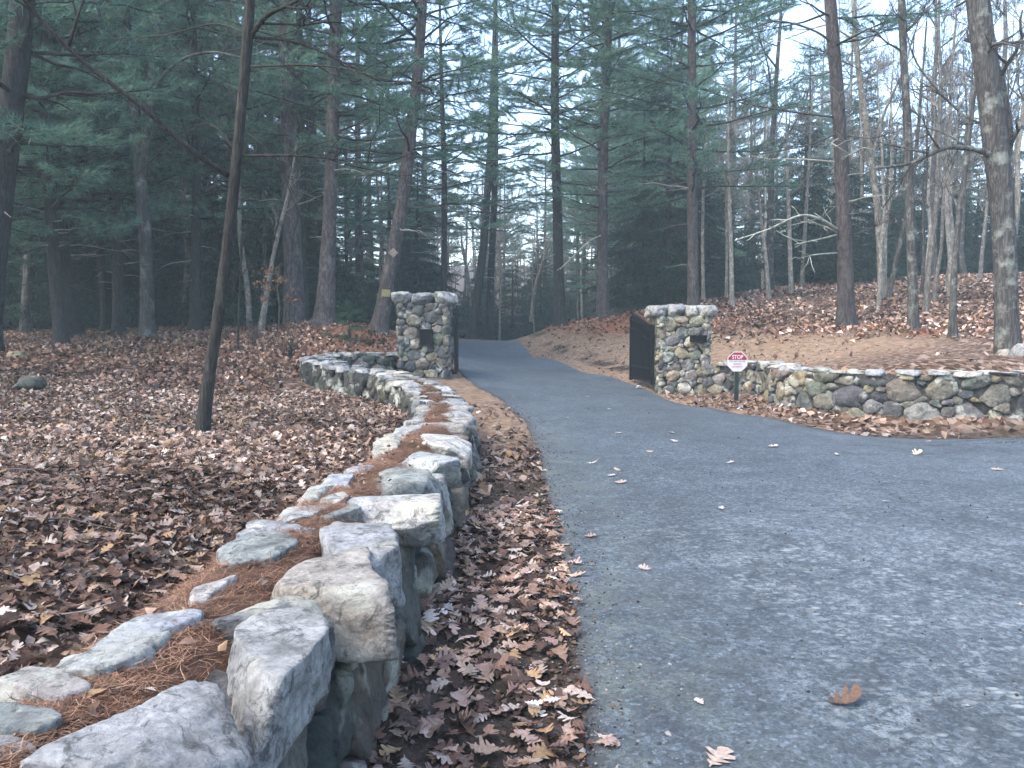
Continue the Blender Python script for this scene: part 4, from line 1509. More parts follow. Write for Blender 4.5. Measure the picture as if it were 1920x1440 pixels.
def hemlock_parts(h, Lb, dens=1.0, seed=0, ragged=.25):
    bw, fo = MB(), MB()
    main, tp, td = [], [], []
    z = .35
    while z < h - .1:
        q_ = z / h
        nb = int(R.integers(4, 7))
        for k in range(nb):
            if R.random() > dens:
                continue
            az = R.uniform(0, 6.28)
            L = (Lb * (1 - q_) ** .85 + .15) * R.uniform(1 - ragged * 1.6, 1 + ragged)
            el = R.uniform(-.05, .35)
            d0 = np.array((math.cos(az) * math.cos(el), math.sin(az) * math.cos(el), math.sin(el)))
            pts = curve_pts(np.array((0, 0, z)), d0, L, 6, .12, R.uniform(-.4, -.1))
            main.append((pts, np.linspace(.012, .004, 6)))
            ns_ = max(3, int(L / .13))
            for m in range(ns_):
                s = .15 + .85 * (m + .5) / ns_
                f = s * 5
                i0 = min(4, int(f))
                pb = pts[i0] * (1 - (f - i0)) + pts[i0 + 1] * (f - i0)
                tb = norm(pts[i0 + 1] - pts[i0])
                for sg in (-1, 1):
                    lat = norm(np.cross(tb, (0, 0, 1.0))) * sg
                    db = norm(tb * .6 + lat + np.array((0, 0, R.uniform(-.3, .05))))
                    lb = (L * (1 - s) * .42 + .14) * R.uniform(.6, 1.2)
                    nt_ = max(2, int(lb / .09))
                    sv = np.linspace(.1, 1, nt_)[:, None]
                    tp.append(pb + db * lb * sv + np.array((0, 0, -.15)) * lb * sv ** 2)
                    td.append(np.repeat(db[None, :], nt_, 0))
        z += R.uniform(.16, .3) * (1 + .3 * (h > 6))
    bw.tubes(main, 3, (.05, .045, .04))
    tufts(fo, np.concatenate(tp), np.concatenate(td), 5, .13, .030, HEM_C, .75)
    return bw, fo


def shift(mb_, L):
    L = np.asarray(L, np.float32)
    mb_.v = [v - L for v in mb_.v]
    return mb_


# ------------------------------------------------------------------ the trees one can tell apart
def polyline(px, d, top_h=None, lean_y=0.0):
    """photo points [(x, y, width)] of a trunk standing d metres ahead -> points, radii; carried on above the frame to top_h"""
    P, r = [], []
    z0 = None
    for (x, y, w) in px:
        p = at(x, y, d)
        z0 = p[2] if z0 is None else z0
        dd_ = d + lean_y * (p[2] - z0)
        p = at(x, y, dd_)
        P.append(p)
        r.append(.9 * w / 2 / FPX * dd_)
    P[0][2] -= .12
    if top_h:
        dirv = norm(P[-1] - P[-2])
        rest = top_h - (P[-1][2] - P[0][2])
        if rest > .5:
            n = 4
            dirv = norm(dirv + np.array((0, 0, .6)))
            r_end = r[-1]
            for k in range(1, n + 1):
                P.append(P[-1] + dirv * rest / n / max(.3, dirv[2]))
                r.append(max(.03, r_end * (1 - .82 * k / n)))
    return np.array(P), np.array(r)


def axis_of(P):
    def f(z):
        z = min(max(z, P[:, 2].min()), P[:, 2].max())
        return np.array((np.interp(z, P[:, 2], P[:, 0]), np.interp(z, P[:, 2], P[:, 1]), z))
    return f


def named_pine(label, px, d, height, crown_z, Lmax, bark='pine_bark', dead=2.0, dens=1.0, lean_y=0., limbs=(), name="pine_tree", group=None, blades=13):
    P, r = polyline(px, d, height, lean_y)
    base = P[0].copy()
    t = thing(name, label, "tree", base, group)
    shift(trunk_mb(P, r), base).build("trunk", M[bark], t)
    zb = base[2]
    bw, fo, ddm = pine_parts(axis_of(P), zb + crown_z, P[-1][2], Lmax, dens, None if dead is None else zb + dead, blades, .19, .013, z_vis=EYE + .43 * d + 1.5)
    if fo.n:
        shift(fo.join(bw, 1).join(ddm, 2), base).build("crown", [M['pine_leaf'], M['dark_bark'], M['dead_wood']], t)
    for (pts, r0, r1, cc) in limbs:
        Q = np.array([at(x, y, dd_) for (x, y, dd_) in pts])
        Q = catmull(Q, 5)
        lst = [(Q, np.linspace(r0, r1, len(Q)))]
        for k in range(int(len(Q) * .5)):
            i0 = int(R.integers(2, len(Q) - 1))
            tb = norm(Q[i0] - Q[i0 - 1])
            lat = norm(R.normal(size=3))
            lst.append((curve_pts(Q[i0], norm(tb + lat * .8), R.uniform(.2, .8), 4, .2, 0), np.linspace(r1 * 1.2, r1 * .6, 4)))
        m_ = MB()
        m_.tubes(lst, 6, cc)
        shift(m_, base).build("limb", M['dead_wood'], t)
    return t, P, r


def named_bare(label, px, d, height, n1=9, L0=3., levels=4, z_from=.35, bark='grey_bark', lean_y=0., limbs=(), name="bare_tree", group=None, up=.35, twig=.005):
    P, r = polyline(px, d, height, lean_y)
    base = P[0].copy()
    t = thing(name, label, "tree", base, group)
    shift(trunk_mb(P, r, 10, .25), base).build("trunk", M[bark], t)
    m_ = MB()
    bare_branches(m_, P, r, L0, n1, levels, z_from, twig=twig, up=up)
    for (pts, r0, r1, nsub) in limbs:
        Q = catmull(np.array([at(x, y, dd_) for (x, y, dd_) in pts]), 5)
        lst = [(Q, np.linspace(r0, r1, len(Q)))]
        for k in range(nsub):
            i0 = int(R.integers(2, len(Q) - 1))
            tb = norm(Q[i0] - Q[i0 - 1])
            L_ = R.uniform(.3, 1.2)
            c_ = curve_pts(Q[i0], norm(tb + norm(R.normal(size=3)) * .9), L_, 5, .2, 0)
            lst.append((c_, np.linspace(r1 * 1.1, r1 * .5, 5)))
            for q_ in range(2):
                lst.append((curve_pts(c_[R.integers(1, 4)], norm(tb + norm(R.normal(size=3))), L_ * .5, 4, .2, 0), np.linspace(r1 * .7, r1 * .4, 4)))
        m2 = MB()
        m2.tubes(lst, 6)
        shift(m2, base).build("limb", M[bark], t)
    if m_.n:
        shift(m_, base).build("crown", M[bark], t)
    return t, P, r


LICH = (.26, .28, .24)
DRK = (.06, .055, .05)
# A: slender leaning tree in the left yard, with its long dark limbs
named_bare("slender dark young tree leaning right in the leaf litter, alone left of the wall",
           [(376, 822, 27), (388, 730, 25), (402, 640, 24), (425, 480, 23), (441, 330, 22), (460, 130, 22), (470, 0, 20)], 8.8, 9.5, 4, 1.6, 3, .62, 'young_bark',
           limbs=[([(428, 330, 8.8), (360, 282, 8.5), (265, 200, 8.2), (150, 110, 8.0), (52, 8, 7.8), (10, -60, 7.6)], .034, .014, 2),
                  ([(470, 68, 8.8), (500, 30, 8.7), (545, 8, 8.6), (600, -20, 8.6)], .030, .014, 2),
                  ([(474, 70, 8.8), (560, 80, 8.9), (650, 120, 9.0), (720, 152, 9.1), (850, 150, 9.3)], .018, .005, 6),
                  ([(466, 125, 8.8), (560, 122, 8.5), (640, 128, 8.4), (720, 148, 8.2), (770, 156, 8.0)], .014, .005, 5),
                  ([(456, 292, 8.8), (560, 292, 8.6), (640, 300, 8.6), (720, 304, 8.5), (782, 284, 8.4)], .016, .005, 5),
                  ([(466, 252, 8.8), (500, 280, 8.8), (530, 325, 8.9), (545, 362, 8.9)], .013, .005, 3),
                  ([(438, 278, 8.8), (412, 245, 8.9), (385, 232, 9.), (345, 252, 9.1)], .013, .005, 2),
                  ([(462, 62, 8.8), (400, 45, 9.), (310, 65, 9.2), (190, 75, 9.5)], .013, .004, 4)], name="young_tree", twig=.004)
# B: big dark trunk at the left edge of the frame
named_pine("big dark trunk leaning at the far left edge of the woods", [(-30, 640, 52), (-10, 470, 48), (10, 300, 46), (32, 120, 44), (45, 0, 42)], 14, 18, 3.6, 4.2, 'dark_bark', 2.5, 1)
# E, F: the two reddish pines behind the left wall
named_pine("straight reddish pine trunk left of the leaning pine behind the left wall", [(606, 606, 42), (612, 540, 36), (618, 400, 28), (624, 220, 26), (630, 0, 24)], 22.5, 22, 5.4, 4.2, 'pine_bark', 2.6)
_, PF, RF = named_pine("reddish pine leaning right above the left gate pillar, two small boards nailed to it", [(708, 622, 34), (722, 560, 31), (737, 474, 28), (757, 370, 26), (770, 250, 24), (784, 140, 22), (792, 0, 20)], 22, 21, 5.2, 4.2, 'pine_bark', 2.6)
# H, I: pair at the far bend
named_pine("left trunk of the two leaning dark pines at the road's far bend", [(885, 637, 22), (894, 560, 18), (906, 470, 16), (918, 300, 14), (925, 150, 12)], 44, 24, 6.5, 4.6, 'dark_bark', 3, .7)
named_pine("right trunk of the two dark pines at the road's far bend, slimmer and straighter", [(918, 637, 18), (918, 560, 15), (924, 440, 13), (929, 300, 12), (930, 150, 10)], 45, 22, 6.5, 4.2, 'dark_bark', 3, .7)
# J, K, L on the bank
named_pine("dark tall pine at the left end of the orange bank beyond the road", [(1051, 606, 24), (1047, 500, 21), (1044, 360, 19), (1040, 200, 17), (1041, 60, 15)], 32, 23, 6.0, 4.8, 'dark_bark', 3, 1)
named_pine("stout reddish pine on the orange bank, right of a thinner dark one", [(1131, 597, 27), (1129, 500, 23), (1130, 320, 20), (1137, 160, 18), (1141, 40, 16)], 32, 24, 4.6, 5.0, 'pine_bark', 2.5, 1,
           limbs=[([(1130, 440, 32), (1105, 452, 31), (1075, 480, 30.5), (1050, 505, 30)], .035, .015, LICH), ([(1130, 350, 32), (1150, 325, 31), (1175, 320, 31)], .03, .012, LICH)])
named_pine("straight grey pine rising directly behind the pale right pillar", [(1300, 590, 25), (1299, 480, 22), (1297, 300, 20), (1297, 150, 18), (1297, 0, 17)], 29, 22, 4.6, 4.8, 'pine_bark', 2, 1)
# M: pine on the right slope with lichened dead limbs
_, PM, RM = named_pine("tall grey pine on the right slope with bare lichened limbs reaching left", [(1587, 616, 36), (1586, 540, 32), (1582, 400, 29), (1574, 230, 26), (1566, 120, 25), (1556, 0, 23)], 22, 21, 8.0, 3.4, 'pine_bark', 2.6, .8,
           limbs=[([(1572, 432, 22), (1540, 412, 21), (1500, 404, 20.5), (1440, 430, 20), (1380, 450, 19.8)], .045, .014, LICH),
                  ([(1572, 436, 22), (1545, 425, 21.5), (1515, 412, 21)], .032, .012, LICH),
                  ([(1570, 440, 22), (1530, 450, 21), (1490, 458, 20.5)], .03, .01, LICH), ([(1570, 474, 22), (1525, 478, 21), (1495, 486, 20.7)], .026, .01, LICH),
                  ([(1566, 220, 22), (1500, 212, 21), (1430, 200, 20.6), (1380, 190, 20.3)], .032, .01, DRK), ([(1570, 250, 22), (1520, 270, 21.4), (1450, 285, 21), (1410, 290, 20.8)], .032, .01, DRK),
                  ([(1600, 440, 22), (1640, 425, 21.5), (1690, 400, 21)], .02, .008, DRK), ([(1562, 80, 22), (1520, 55, 21.4), (1450, 40, 21), (1380, 70, 20.7)], .034, .01, DRK),
                  ([(1590, 255, 22), (1640, 258, 21.5), (1700, 240, 21)], .024, .008, DRK)])
# N: the big knotted trunk at the right edge
NT, PN, RN = named_bare("massive grey knotted trunk at the right edge, pale stones at its foot", [(1893, 672, 54), (1888, 600, 45), (1884, 480, 43), (1880, 400, 45), (1868, 280, 46), (1852, 150, 44), (1832, 0, 42)], 15, 16, 7, 3.2, 4, .62, 'grey_bark',
           limbs=[([(1868, 300, 15), (1840, 283, 14.9), (1780, 276, 14.7), (1740, 292, 14.6), (1700, 308, 14.5), (1640, 316, 14.3)], .062, .022, 5),
                  ([(1878, 330, 15), (1893, 260, 15.2), (1880, 160, 15.4), (1855, 90, 15.5), (1830, -20, 15.7)], .075, .04, 5),
                  ([(1845, 110, 15), (1860, 85, 14.8), (1900, 80, 14.7), (1960, 70, 14.6)], .05, .02, 4),
                  ([(1862, 240, 15), (1800, 210, 15.4), (1720, 120, 16), (1690, 20, 16.4)], .03, .012, 8)], name="oak_tree")
# O, P and other slender trunks on the right
named_bare("slim lichened trunk standing between the lone grey pine and the massive oak", [(1713, 622, 23), (1711, 520, 19), (1707, 400, 18), (1702, 250, 16), (1692, 60, 14), (1688, -40, 12)], 19.8, 14, 9, 2.6, 4, .45, 'grey_bark')
named_bare("pale thin trunk curving up right of the lone grey pine", [(1656, 562, 22), (1652, 480, 16), (1645, 380, 14), (1628, 260, 13), (1608, 120, 11), (1600, 0, 9)], 27, 15, 9, 3., 4, .45, 'pale_bark',
           limbs=[([(1635, 300, 27), (1655, 220, 26.8), (1690, 140, 26.5), (1715, 60, 26.3)], .06, .025, 5)])
named_bare("leaning pale sapling trunk just right of the pale curved one", [(1667, 552, 10), (1680, 490, 10), (1694, 430, 9), (1712, 340, 8), (1722, 240, 7)], 26, 9, 6, 2., 4, .5, 'grey_bark')
named_bare("multi-twigged grey tree in front of the hemlocks beside the massive oak", [(1787, 622, 15), (1787, 540, 13), (1795, 430, 11), (1808, 330, 10), (1822, 220, 8)], 18, 9, 9, 2.2, 4, .3, 'grey_bark')
# left wood: trunks one can tell apart
named_bare("mottled grey forked tree in the left woods", [(276, 622, 30), (276, 540, 28), (272, 430, 25), (264, 330, 23), (252, 200, 21), (236, 60, 20), (230, -40, 18)], 21, 15, 7, 3., 4, .45, 'grey_bark',
           limbs=[([(268, 330, 21), (278, 230, 20.8), (285, 120, 20.8), (300, 40, 21), (312, -20, 21)], .12, .06, 3),
                  ([(278, 200, 21), (300, 150, 20.4), (340, 112, 20), (395, 98, 19.6), (440, 105, 19.3), (470, 112, 19)], .055, .016, 5),
                  ([(262, 170, 21), (212, 120, 21.2), (190, 40, 21.5), (175, -20, 21.7)], .06, .03, 3),
                  ([(246, 62, 21), (285, 22, 20.6), (320, 0, 20.4)], .05, .02, 2)], name="bare_tree")
for (lab, px, d, h_, bk) in (
        ("dark trunk between the mottled forked tree and the slender leaning tree", [(366, 612, 22), (367, 480, 20), (369, 330, 17), (366, 180, 15)], 24, 16, 'dark_bark'),
        ("dark straight trunk just left of the mottled forked tree", [(222, 622, 22), (221, 480, 20), (222, 300, 17), (224, 150, 14)], 24, 17, 'dark_bark'),
        ("dark bent trunk in the shade, second from the big trunk at the far left", [(138, 628, 34), (124, 520, 24), (115, 400, 20), (105, 270, 17), (100, 100, 15)], 23, 17, 'dark_bark'),
        ("dark slim trunk in the shade, third from the big trunk at the far left", [(196, 628, 15), (192, 500, 14), (160, 300, 12), (150, 150, 11)], 25, 15, 'dark_bark'),
        ("dark trunk behind the leaning pine at the left pillar's cap", [(832, 560, 13), (833, 450, 12), (833, 320, 11), (829, 200, 9)], 36, 17, 'dark_bark'),
        ("thin dark trunk close behind the reddish straight pine", [(566, 600, 24), (566, 480, 22), (565, 330, 18), (563, 150, 15)], 27, 18, 'dark_bark')):
    named_pine(lab, px, d, h_, 3.6, 3.4, bk, 1.6, .95)
named_bare("thin pale leaning sapling in front of the dark left woods", [(488, 618, 14), (502, 540, 11), (512, 480, 9), (526, 420, 8), (540, 370, 7)], 22.5, 5.5, 7, 1.4, 3, .45, 'pale_bark')
named_bare("thin dark stem rising from the leaves right of the slender leaning tree", [(446, 645, 5), (447, 610, 4), (449, 560, 4), (452, 500, 3)], 17.5, 2.6, 5, .7, 3, .35, 'dark_bark')
# pale saplings along the right slope
pale = [("tallest pale sapling on the right slope, nearest the pale pillar", [(1373, 570, 10), (1371, 480, 9), (1368, 380, 8), (1366, 290, 7)], 29, 8),
        ("thin pale sapling close left of the tallest pale one", [(1362, 552, 7), (1363, 480, 6), (1362, 400, 6), (1364, 330, 5)], 31, 7),
        ("pale sapling stem seen just right of the straight grey pine", [(1319, 556, 8), (1317, 470, 7), (1318, 380, 6), (1321, 300, 5)], 31, 8),
        ("curving pale sapling midway along the right slope", [(1442, 556, 9), (1436, 480, 8), (1428, 420, 7), (1421, 360, 6)], 30, 7),
        ("grey sapling standing left of the lone grey pine's lichened limbs", [(1484, 552, 10), (1481, 470, 9), (1479, 400, 8), (1476, 330, 7)], 31, 8),
        ("pale straight sapling under the lone grey pine's lichened limbs", [(1503, 538, 9), (1507, 470, 8), (1511, 400, 7), (1516, 320, 6)], 33, 9)]
for lab, px, d, h_ in pale:
    named_bare(lab, px, d, h_, 7, 1.8, 4, .45, 'pale_bark', twig=.006)
# the bleached dead trees in the hollow beyond the road
named_bare("bleached forked dead tree in the hollow beyond the road bend", [(996, 600, 8), (1001, 550, 8), (1012, 505, 7), (1022, 482, 6)], 52, 5.8, 4, 1.6, 2, .5, 'pale_bark',
           limbs=[([(1010, 512, 52), (1004, 480, 52), (1001, 470, 52)], .10, .05, 1), ([(1018, 490, 52), (1014, 470, 52), (1006, 450, 52)], .10, .04, 3), ([(1022, 484, 52), (1034, 468, 52), (1042, 455, 52)], .09, .04, 2)], twig=.012)
named_bare("bleached broken dead tree left of the leaning dark pines", [(882, 570, 7), (878, 520, 7), (872, 490, 6), (867, 464, 6)], 50, 4.5, 5, 1.6, 2, .5, 'pale_bark', twig=.012)

# ------------------------------------------------------------------ boards on the leaning pine
ax = axis_of(PF)


def board_on(label, name, px, py, d, w, h, rot, mat, cat):
    p = at(px, py, d)
    t = thing(name, label, cat, p)
    m_ = MB()
    ca, sa = math.cos(rot), math.sin(rot)
    c4 = [(-w / 2, -h / 2), (w / 2, -h / 2), (w / 2, h / 2), (-w / 2, h / 2)]
    poly = [(x * ca - z * sa, x * sa + z * ca) for x, z in c4]
    pb = plate(poly, -.015, .015)
    pb.build("board", mat, t, smooth=False)
    m2 = MB()
    for (x, z) in ((-.6 * w / 2, .7 * h / 2), (.6 * w / 2, -.7 * h / 2)):
        m2 = MB()
        X, Z = x * ca - z * sa, x * sa + z * ca
        m2.tubes([(np.array([(X, -.014, Z), (X, -.022, Z)]), np.array([.012, .010]))], 6)
        m2.build("nail", M['black_metal'], t)
    return t


dF = 22 - .30
board_on("weathered diamond-shaped board nailed to the leaning pine", "trail_sign", 737.5, 474, dF, .19, .19, math.radians(45), M['wood_sign'], "sign")
board_on("small faded yellow board on the leaning pine beside the left pillar's cap", "trail_sign", 724, 549.5, dF - .05, .24, .20, math.radians(-4), M['yellow_sign'], "sign")

# ------------------------------------------------------------------ prototypes for the woods
def proto_pine(seed, h, r0, crown_z, Lmax, bark, dens=1.0, dead=2.5, lean=(0, 0)):
    z = np.linspace(0, h, 9)
    wob = np.cumsum(R.normal(0, .05, (9, 2)), 0)
    wob -= wob[0]
    P = np.stack([wob[:, 0] + lean[0] * z, wob[:, 1] + lean[1] * z, z - .1], 1)
    r = r0 * (1 - z / h) ** .8 + .02
    t = bpy.data.objects.new("pine_tree", None)
    col.objects.link(t)
    trunk_mb(P, r, 9).build("trunk", M[bark], t)
    bw, fo, ddm = pine_parts(axis_of(P), crown_z, h, Lmax, dens, dead, 10, .21, .019)
    fo.join(bw, 1).join(ddm, 2).build("crown", [M['pine_leaf'], M['dark_bark'], M['dead_wood']], t)
    return t


def proto_hemlock(h, Lb, dens=1.):
    t = bpy.data.objects.new("hemlock_tree", None)
    col.objects.link(t)
    z = np.linspace(0, h, 6)
    P = np.stack([np.cumsum(R.normal(0, .03, 6)), np.cumsum(R.normal(0, .03, 6)), z - .08], 1)
    trunk_mb(P, .045 * h ** .6 * (1 - z / h) + .01, 7).build("trunk", M['dark_bark'], t)
    bw, fo = hemlock_parts(h, Lb, dens)
    fo.join(bw, 1).build("crown", [M['pine_leaf'], M['dark_bark'], M['dead_wood']], t)
    return t


def proto_bare(h, r0, bark, n1, L0, lv, zf, lean=.03, twig=.007):
    t = bpy.data.objects.new("bare_tree", None)
    col.objects.link(t)
    z = np.linspace(0, h, 9)
    wob = np.cumsum(R.normal(0, .09, (9, 2)), 0)
    wob -= wob[0]
    P = np.stack([wob[:, 0] + lean * z * R.normal(), wob[:, 1] + lean * z * R.normal(), z - .1], 1)
    r = r0 * (1 - z / h) ** .9 + .012
    trunk_mb(P, r, 8, .25).build("trunk", M[bark], t)
    m_ = MB()
    bare_branches(m_, P, r, L0, n1, lv, zf, twig=twig)
    m_.build("crown", M[bark], t)
    return t


PP = [proto_pine(1, 21, .22, 5.0, 4.6, 'pine_bark'), proto_pine(2, 18, .18, 3.5, 4.0, 'dark_bark'), proto_pine(3, 24, .25, 7.0, 5.0, 'pine_bark'), proto_pine(4, 16, .15, 2.6, 3.6, 'dark_bark', lean=(.02, 0))]
HP = [proto_hemlock(5.5, 2.1), proto_hemlock(7.5, 2.5), proto_hemlock(3.6, 1.6), proto_hemlock(9.5, 2.8, .9)]
BP = [proto_bare(13, .14, 'grey_bark', 11, 3.2, 4, .35), proto_bare(11, .10, 'pale_bark', 10, 2.6, 4, .3), proto_bare(15, .17, 'grey_bark', 12, 3.6, 4, .4), proto_bare(9, .07, 'grey_bark', 9, 2.0, 4, .25), proto_bare(12, .09, 'pale_bark', 9, 2.6, 4, .45)]
used = {}
taken = []


def plant(protos, x, y, label, group, cat="tree", smin=.85, smax=1.2, sink=.05):
    p = protos[int(R.integers(len(protos)))]
    if p.name in used:
        t = copy_tree(p)
    else:
        t = p
        used[p.name] = 1
    s = R.uniform(smin, smax)
    z = float(H(np.array([x]), np.array([y]))[0]) - sink
    t.location = (x, y, z)
    t.rotation_euler = (0, 0, R.uniform(0, 6.28))
    t.scale = (s, s, s * R.uniform(.92, 1.1))
    tag(t, label, cat, group)
    return t


def region(protos, n, xr_, yr_, label, group, mind=1.3, cond=None, **kw):
    k = 0
    for _ in range(n * 40):
        if k >= n:
            break
        y = R.uniform(*yr_)
        x = R.uniform(*xr_)
        if abs(x) > y * .72 + 1.5:
            continue
        if inside_road(np.array(x), np.array(y), 1.6) or (y < 47 and -4.2 < x - float(np.interp(y, _le[:, 0], _le[:, 1])) < 4.5 and y < 40):
            continue
        if cond is not None and not cond(x, y):
            continue
        if taken and min((a - x) ** 2 + (b - y) ** 2 for a, b in taken) < mind ** 2:
            continue
        taken.append((x, y))
        plant(protos, x, y, label, group, **kw)
        k += 1


for o in list(col.objects):
    if o.get("category") == "tree" and o.name.split('.')[0] in ("pine_tree", "bare_tree", "oak_tree", "young_tree"):
        taken.append((o.location[0], o.location[1]))
# left woods
lc = lambda x, y: x < -4.5 - (y - 22) * .12
region(PP, 15, (-26, -4), (24.5, 46), "tall green pine of the dark woods behind the left wall", "pines in the left woods", 1.5, lc)
region(HP, 46, (-26, -4), (25, 42), "low dark hemlock at the edge of the left woods", "hemlocks in the left woods", 1.2, lc)
region(BP, 32, (-24, -4), (24, 44), "leafless tree among the dark pines of the left woods", "leafless trees in the left woods", 1.0, lc)
region(PP[1:2] + PP[3:4], 5, (-16, -10.5), (17.5, 22.5), "dark pine at the far left where the leaf litter ends", "pines at the far left", 1.5, lambda x, y: x < -10.5 - (22 - y) * .0)
region(PP, 18, (-40, -6), (46, 75), "distant pine deep in the left woods", "distant pines in the left woods", 1.8, lambda x, y: x < -5 - (y - 46) * .1)
region(HP, 18, (-18, -4.5), (44, 60), "dark hemlock far behind the leaning pine", "hemlocks deep in the left woods", 1.4)
# the hollow and hillside between the pillars
region(BP[1:2] + BP[4:5], 16, (-7, 5), (47, 60), "pale leafless tree in the hollow beyond the road bend", "pale trees in the hollow", 1.0, smin=.6, smax=.95)
region(HP[:3], 18, (-8, 6), (50, 72), "soft green hemlock in the hollow beyond the road bend", "hemlocks in the hollow", 1.2)
region(BP, 60, (-14, 16), (52, 110), "grey leafless tree on the hillside between the gate pillars", "leafless trees on the far hillside", 1.1, smin=.8, smax=1.1)
region(PP, 8, (-16, 18), (58, 100), "distant pine on the hillside between the gate pillars", "distant pines on the far hillside", 2.0, smin=.7, smax=.95)
# right woods
rc = lambda x, y: x > 5.2 and y > 33.5 - max(0, (x - 12)) * .35
region(HP, 40, (4.5, 38), (33, 56), "dark hemlock behind the right slope", "hemlocks behind the right slope", 1.3, rc)
region(PP, 22, (3.5, 32), (36, 76), "tall pine in the woods behind the right slope", "pines behind the right slope", 1.8, lambda x, y: rc(x, y) and x < .30 * y)
region(PP, 7, (14, 46), (50, 80), "distant pine showing through bare trees on the far right", "distant pines on the far right", 2.2, lambda x, y: x > .32 * y)
region(BP, 70, (6, 46), (30, 80), "leafless grey tree in the woods behind the right slope", "leafless trees behind the right slope", 1.0, rc)
region(BP[1:2] + BP[3:5], 11, (11.5, 21), (21, 30), "thin leafless tree on the right slope near the massive oak", "thin leafless trees on the right slope", 1.2, lambda x, y: x > .46 * y and x < .66 * y, smin=.6, smax=.95)

# ------------------------------------------------------------------ undergrowth one can point to
def shrub(label, name, cat, px, py, d, h, n, colour, spread=.8):
    p = at(px, py, d)
    t = thing(name, label, cat, p)
    lst = []
    for k in range(n):
        az = R.uniform(0, 6.28)
        el = R.uniform(.5, 1.45)
        d0 = np.array((math.cos(az) * math.cos(el) * spread, math.sin(az) * math.cos(el) * spread, math.sin(el)))
        L_ = h * R.uniform(.5, 1.1)
        c_ = curve_pts(np.zeros(3), norm(d0), L_, 6, .2, -.1)
        lst.append((c_, np.linspace(.012, .003, 6)))
        for q_ in range(6):
            i0 = int(R.integers(1, 5))
            lst.append((curve_pts(c_[i0], norm(norm(c_[i0 + 1] - c_[i0]) + norm(R.normal(size=3)) * .9), L_ * R.uniform(.2, .5), 4, .2, 0), np.linspace(.005, .002, 4)))
    m_ = MB()
    m_.tubes(lst, 4, colour)
    m_.build("stems", M['dead_wood'], t)
    return t


shrub("dark twiggy leafless shrub in the leaves behind the left wall", "twiggy_shrub", "shrub", 545, 672, 16.5, .62, 16, (.035, .03, .028))
shrub("low brown twiggy brush left of the dark shrub, by the thin dark stem", "twiggy_shrub", "shrub", 478, 640, 20, .5, 10, (.07, .055, .045))

# pine seedling
p = at(655, 655, 20.3)
sd_ = thing("pine_seedling", "bright green pine seedling between the two reddish pines and the left pillar", "seedling", p)
m_ = MB()
stem = np.array([(0, 0, -.05), (.02, 0, .4), (0, 0, .8), (.01, 0, 1.25)])
m_.tubes([(stem, np.array([.025, .02, .013, .006]))], 6)
m_.build("stem", M['dark_bark'], sd_)
fo = MB()
tp, td = [], []
for k in range(26):
    z = R.uniform(.2, 1.25)
    az = R.uniform(0, 6.28)
    L_ = .85 * (1 - z / 1.6) * R.uniform(.6, 1.1)
    d0 = np.array((math.cos(az), math.sin(az), R.uniform(.0, .35)))
    sv = np.linspace(.15, 1, 9)[:, None]
    tp.append(np.array((0, 0, z)) + d0 * L_ * sv)
    td.append(np.repeat(d0[None], 9, 0))
tufts(fo, np.concatenate(tp), norm(np.concatenate(td)), 14, .13, .008, np.array([(.045, .115, .06), (.06, .14, .075), (.035, .09, .05)]))
fo.build("foliage", M['pine_leaf'], sd_)


def leaf_template(kind):
    if kind == 0:      # lobed oak leaf
        xs = np.array([0, .14, .20, .27, .31, .40, .47, .52, .62, .70, .75, .84, .89, 1.0])
        ws_ = np.array([.012, .03, .17, .16, .06, .30, .33, .09, .36, .34, .12, .22, .16, .0])
    elif kind == 1:
        xs = np.array([0, .22, .42, .55, .8, 1.0])
        ws_ = np.array([.02, .24, .12, .34, .22, 0])
    else:
        xs = np.array([0, .5, 1.0])
        ws_ = np.array([.05, .34, .0])
    n = len(xs)
    sk = np.where(ws_ > .15, .07, -.01)
    L_ = np.stack([xs + sk, ws_, 0 * xs], 1)
    Rr = np.stack([xs + sk * .6, -ws_ * .95, 0 * xs], 1)
    Mm = np.stack([xs, 0 * xs, 0 * xs], 1)
    V = np.concatenate([L_, Mm, Rr])
    V[:, 0] -= .5
    k = np.arange(n - 1)
    F = np.concatenate([np.stack([k, k + n, k + n + 1, k + 1], 1), np.stack([k + n, k + 2 * n, k + 2 * n + 1, k + n + 1], 1)])
    return V, F


LEAFC = .90 * np.array((.95, .935, .92)) * np.array([(.30, .215, .165), (.22, .145, .11), (.38, .31, .265), (.46, .40, .355), (.13, .08, .06), (.065, .045, .038), (.32, .22, .13), (.27, .20, .175), (.17, .115, .10), (.54, .48, .43)])
LEAFP = np.array([.17, .16, .12, .06, .14, .14, .06, .08, .06, .01])


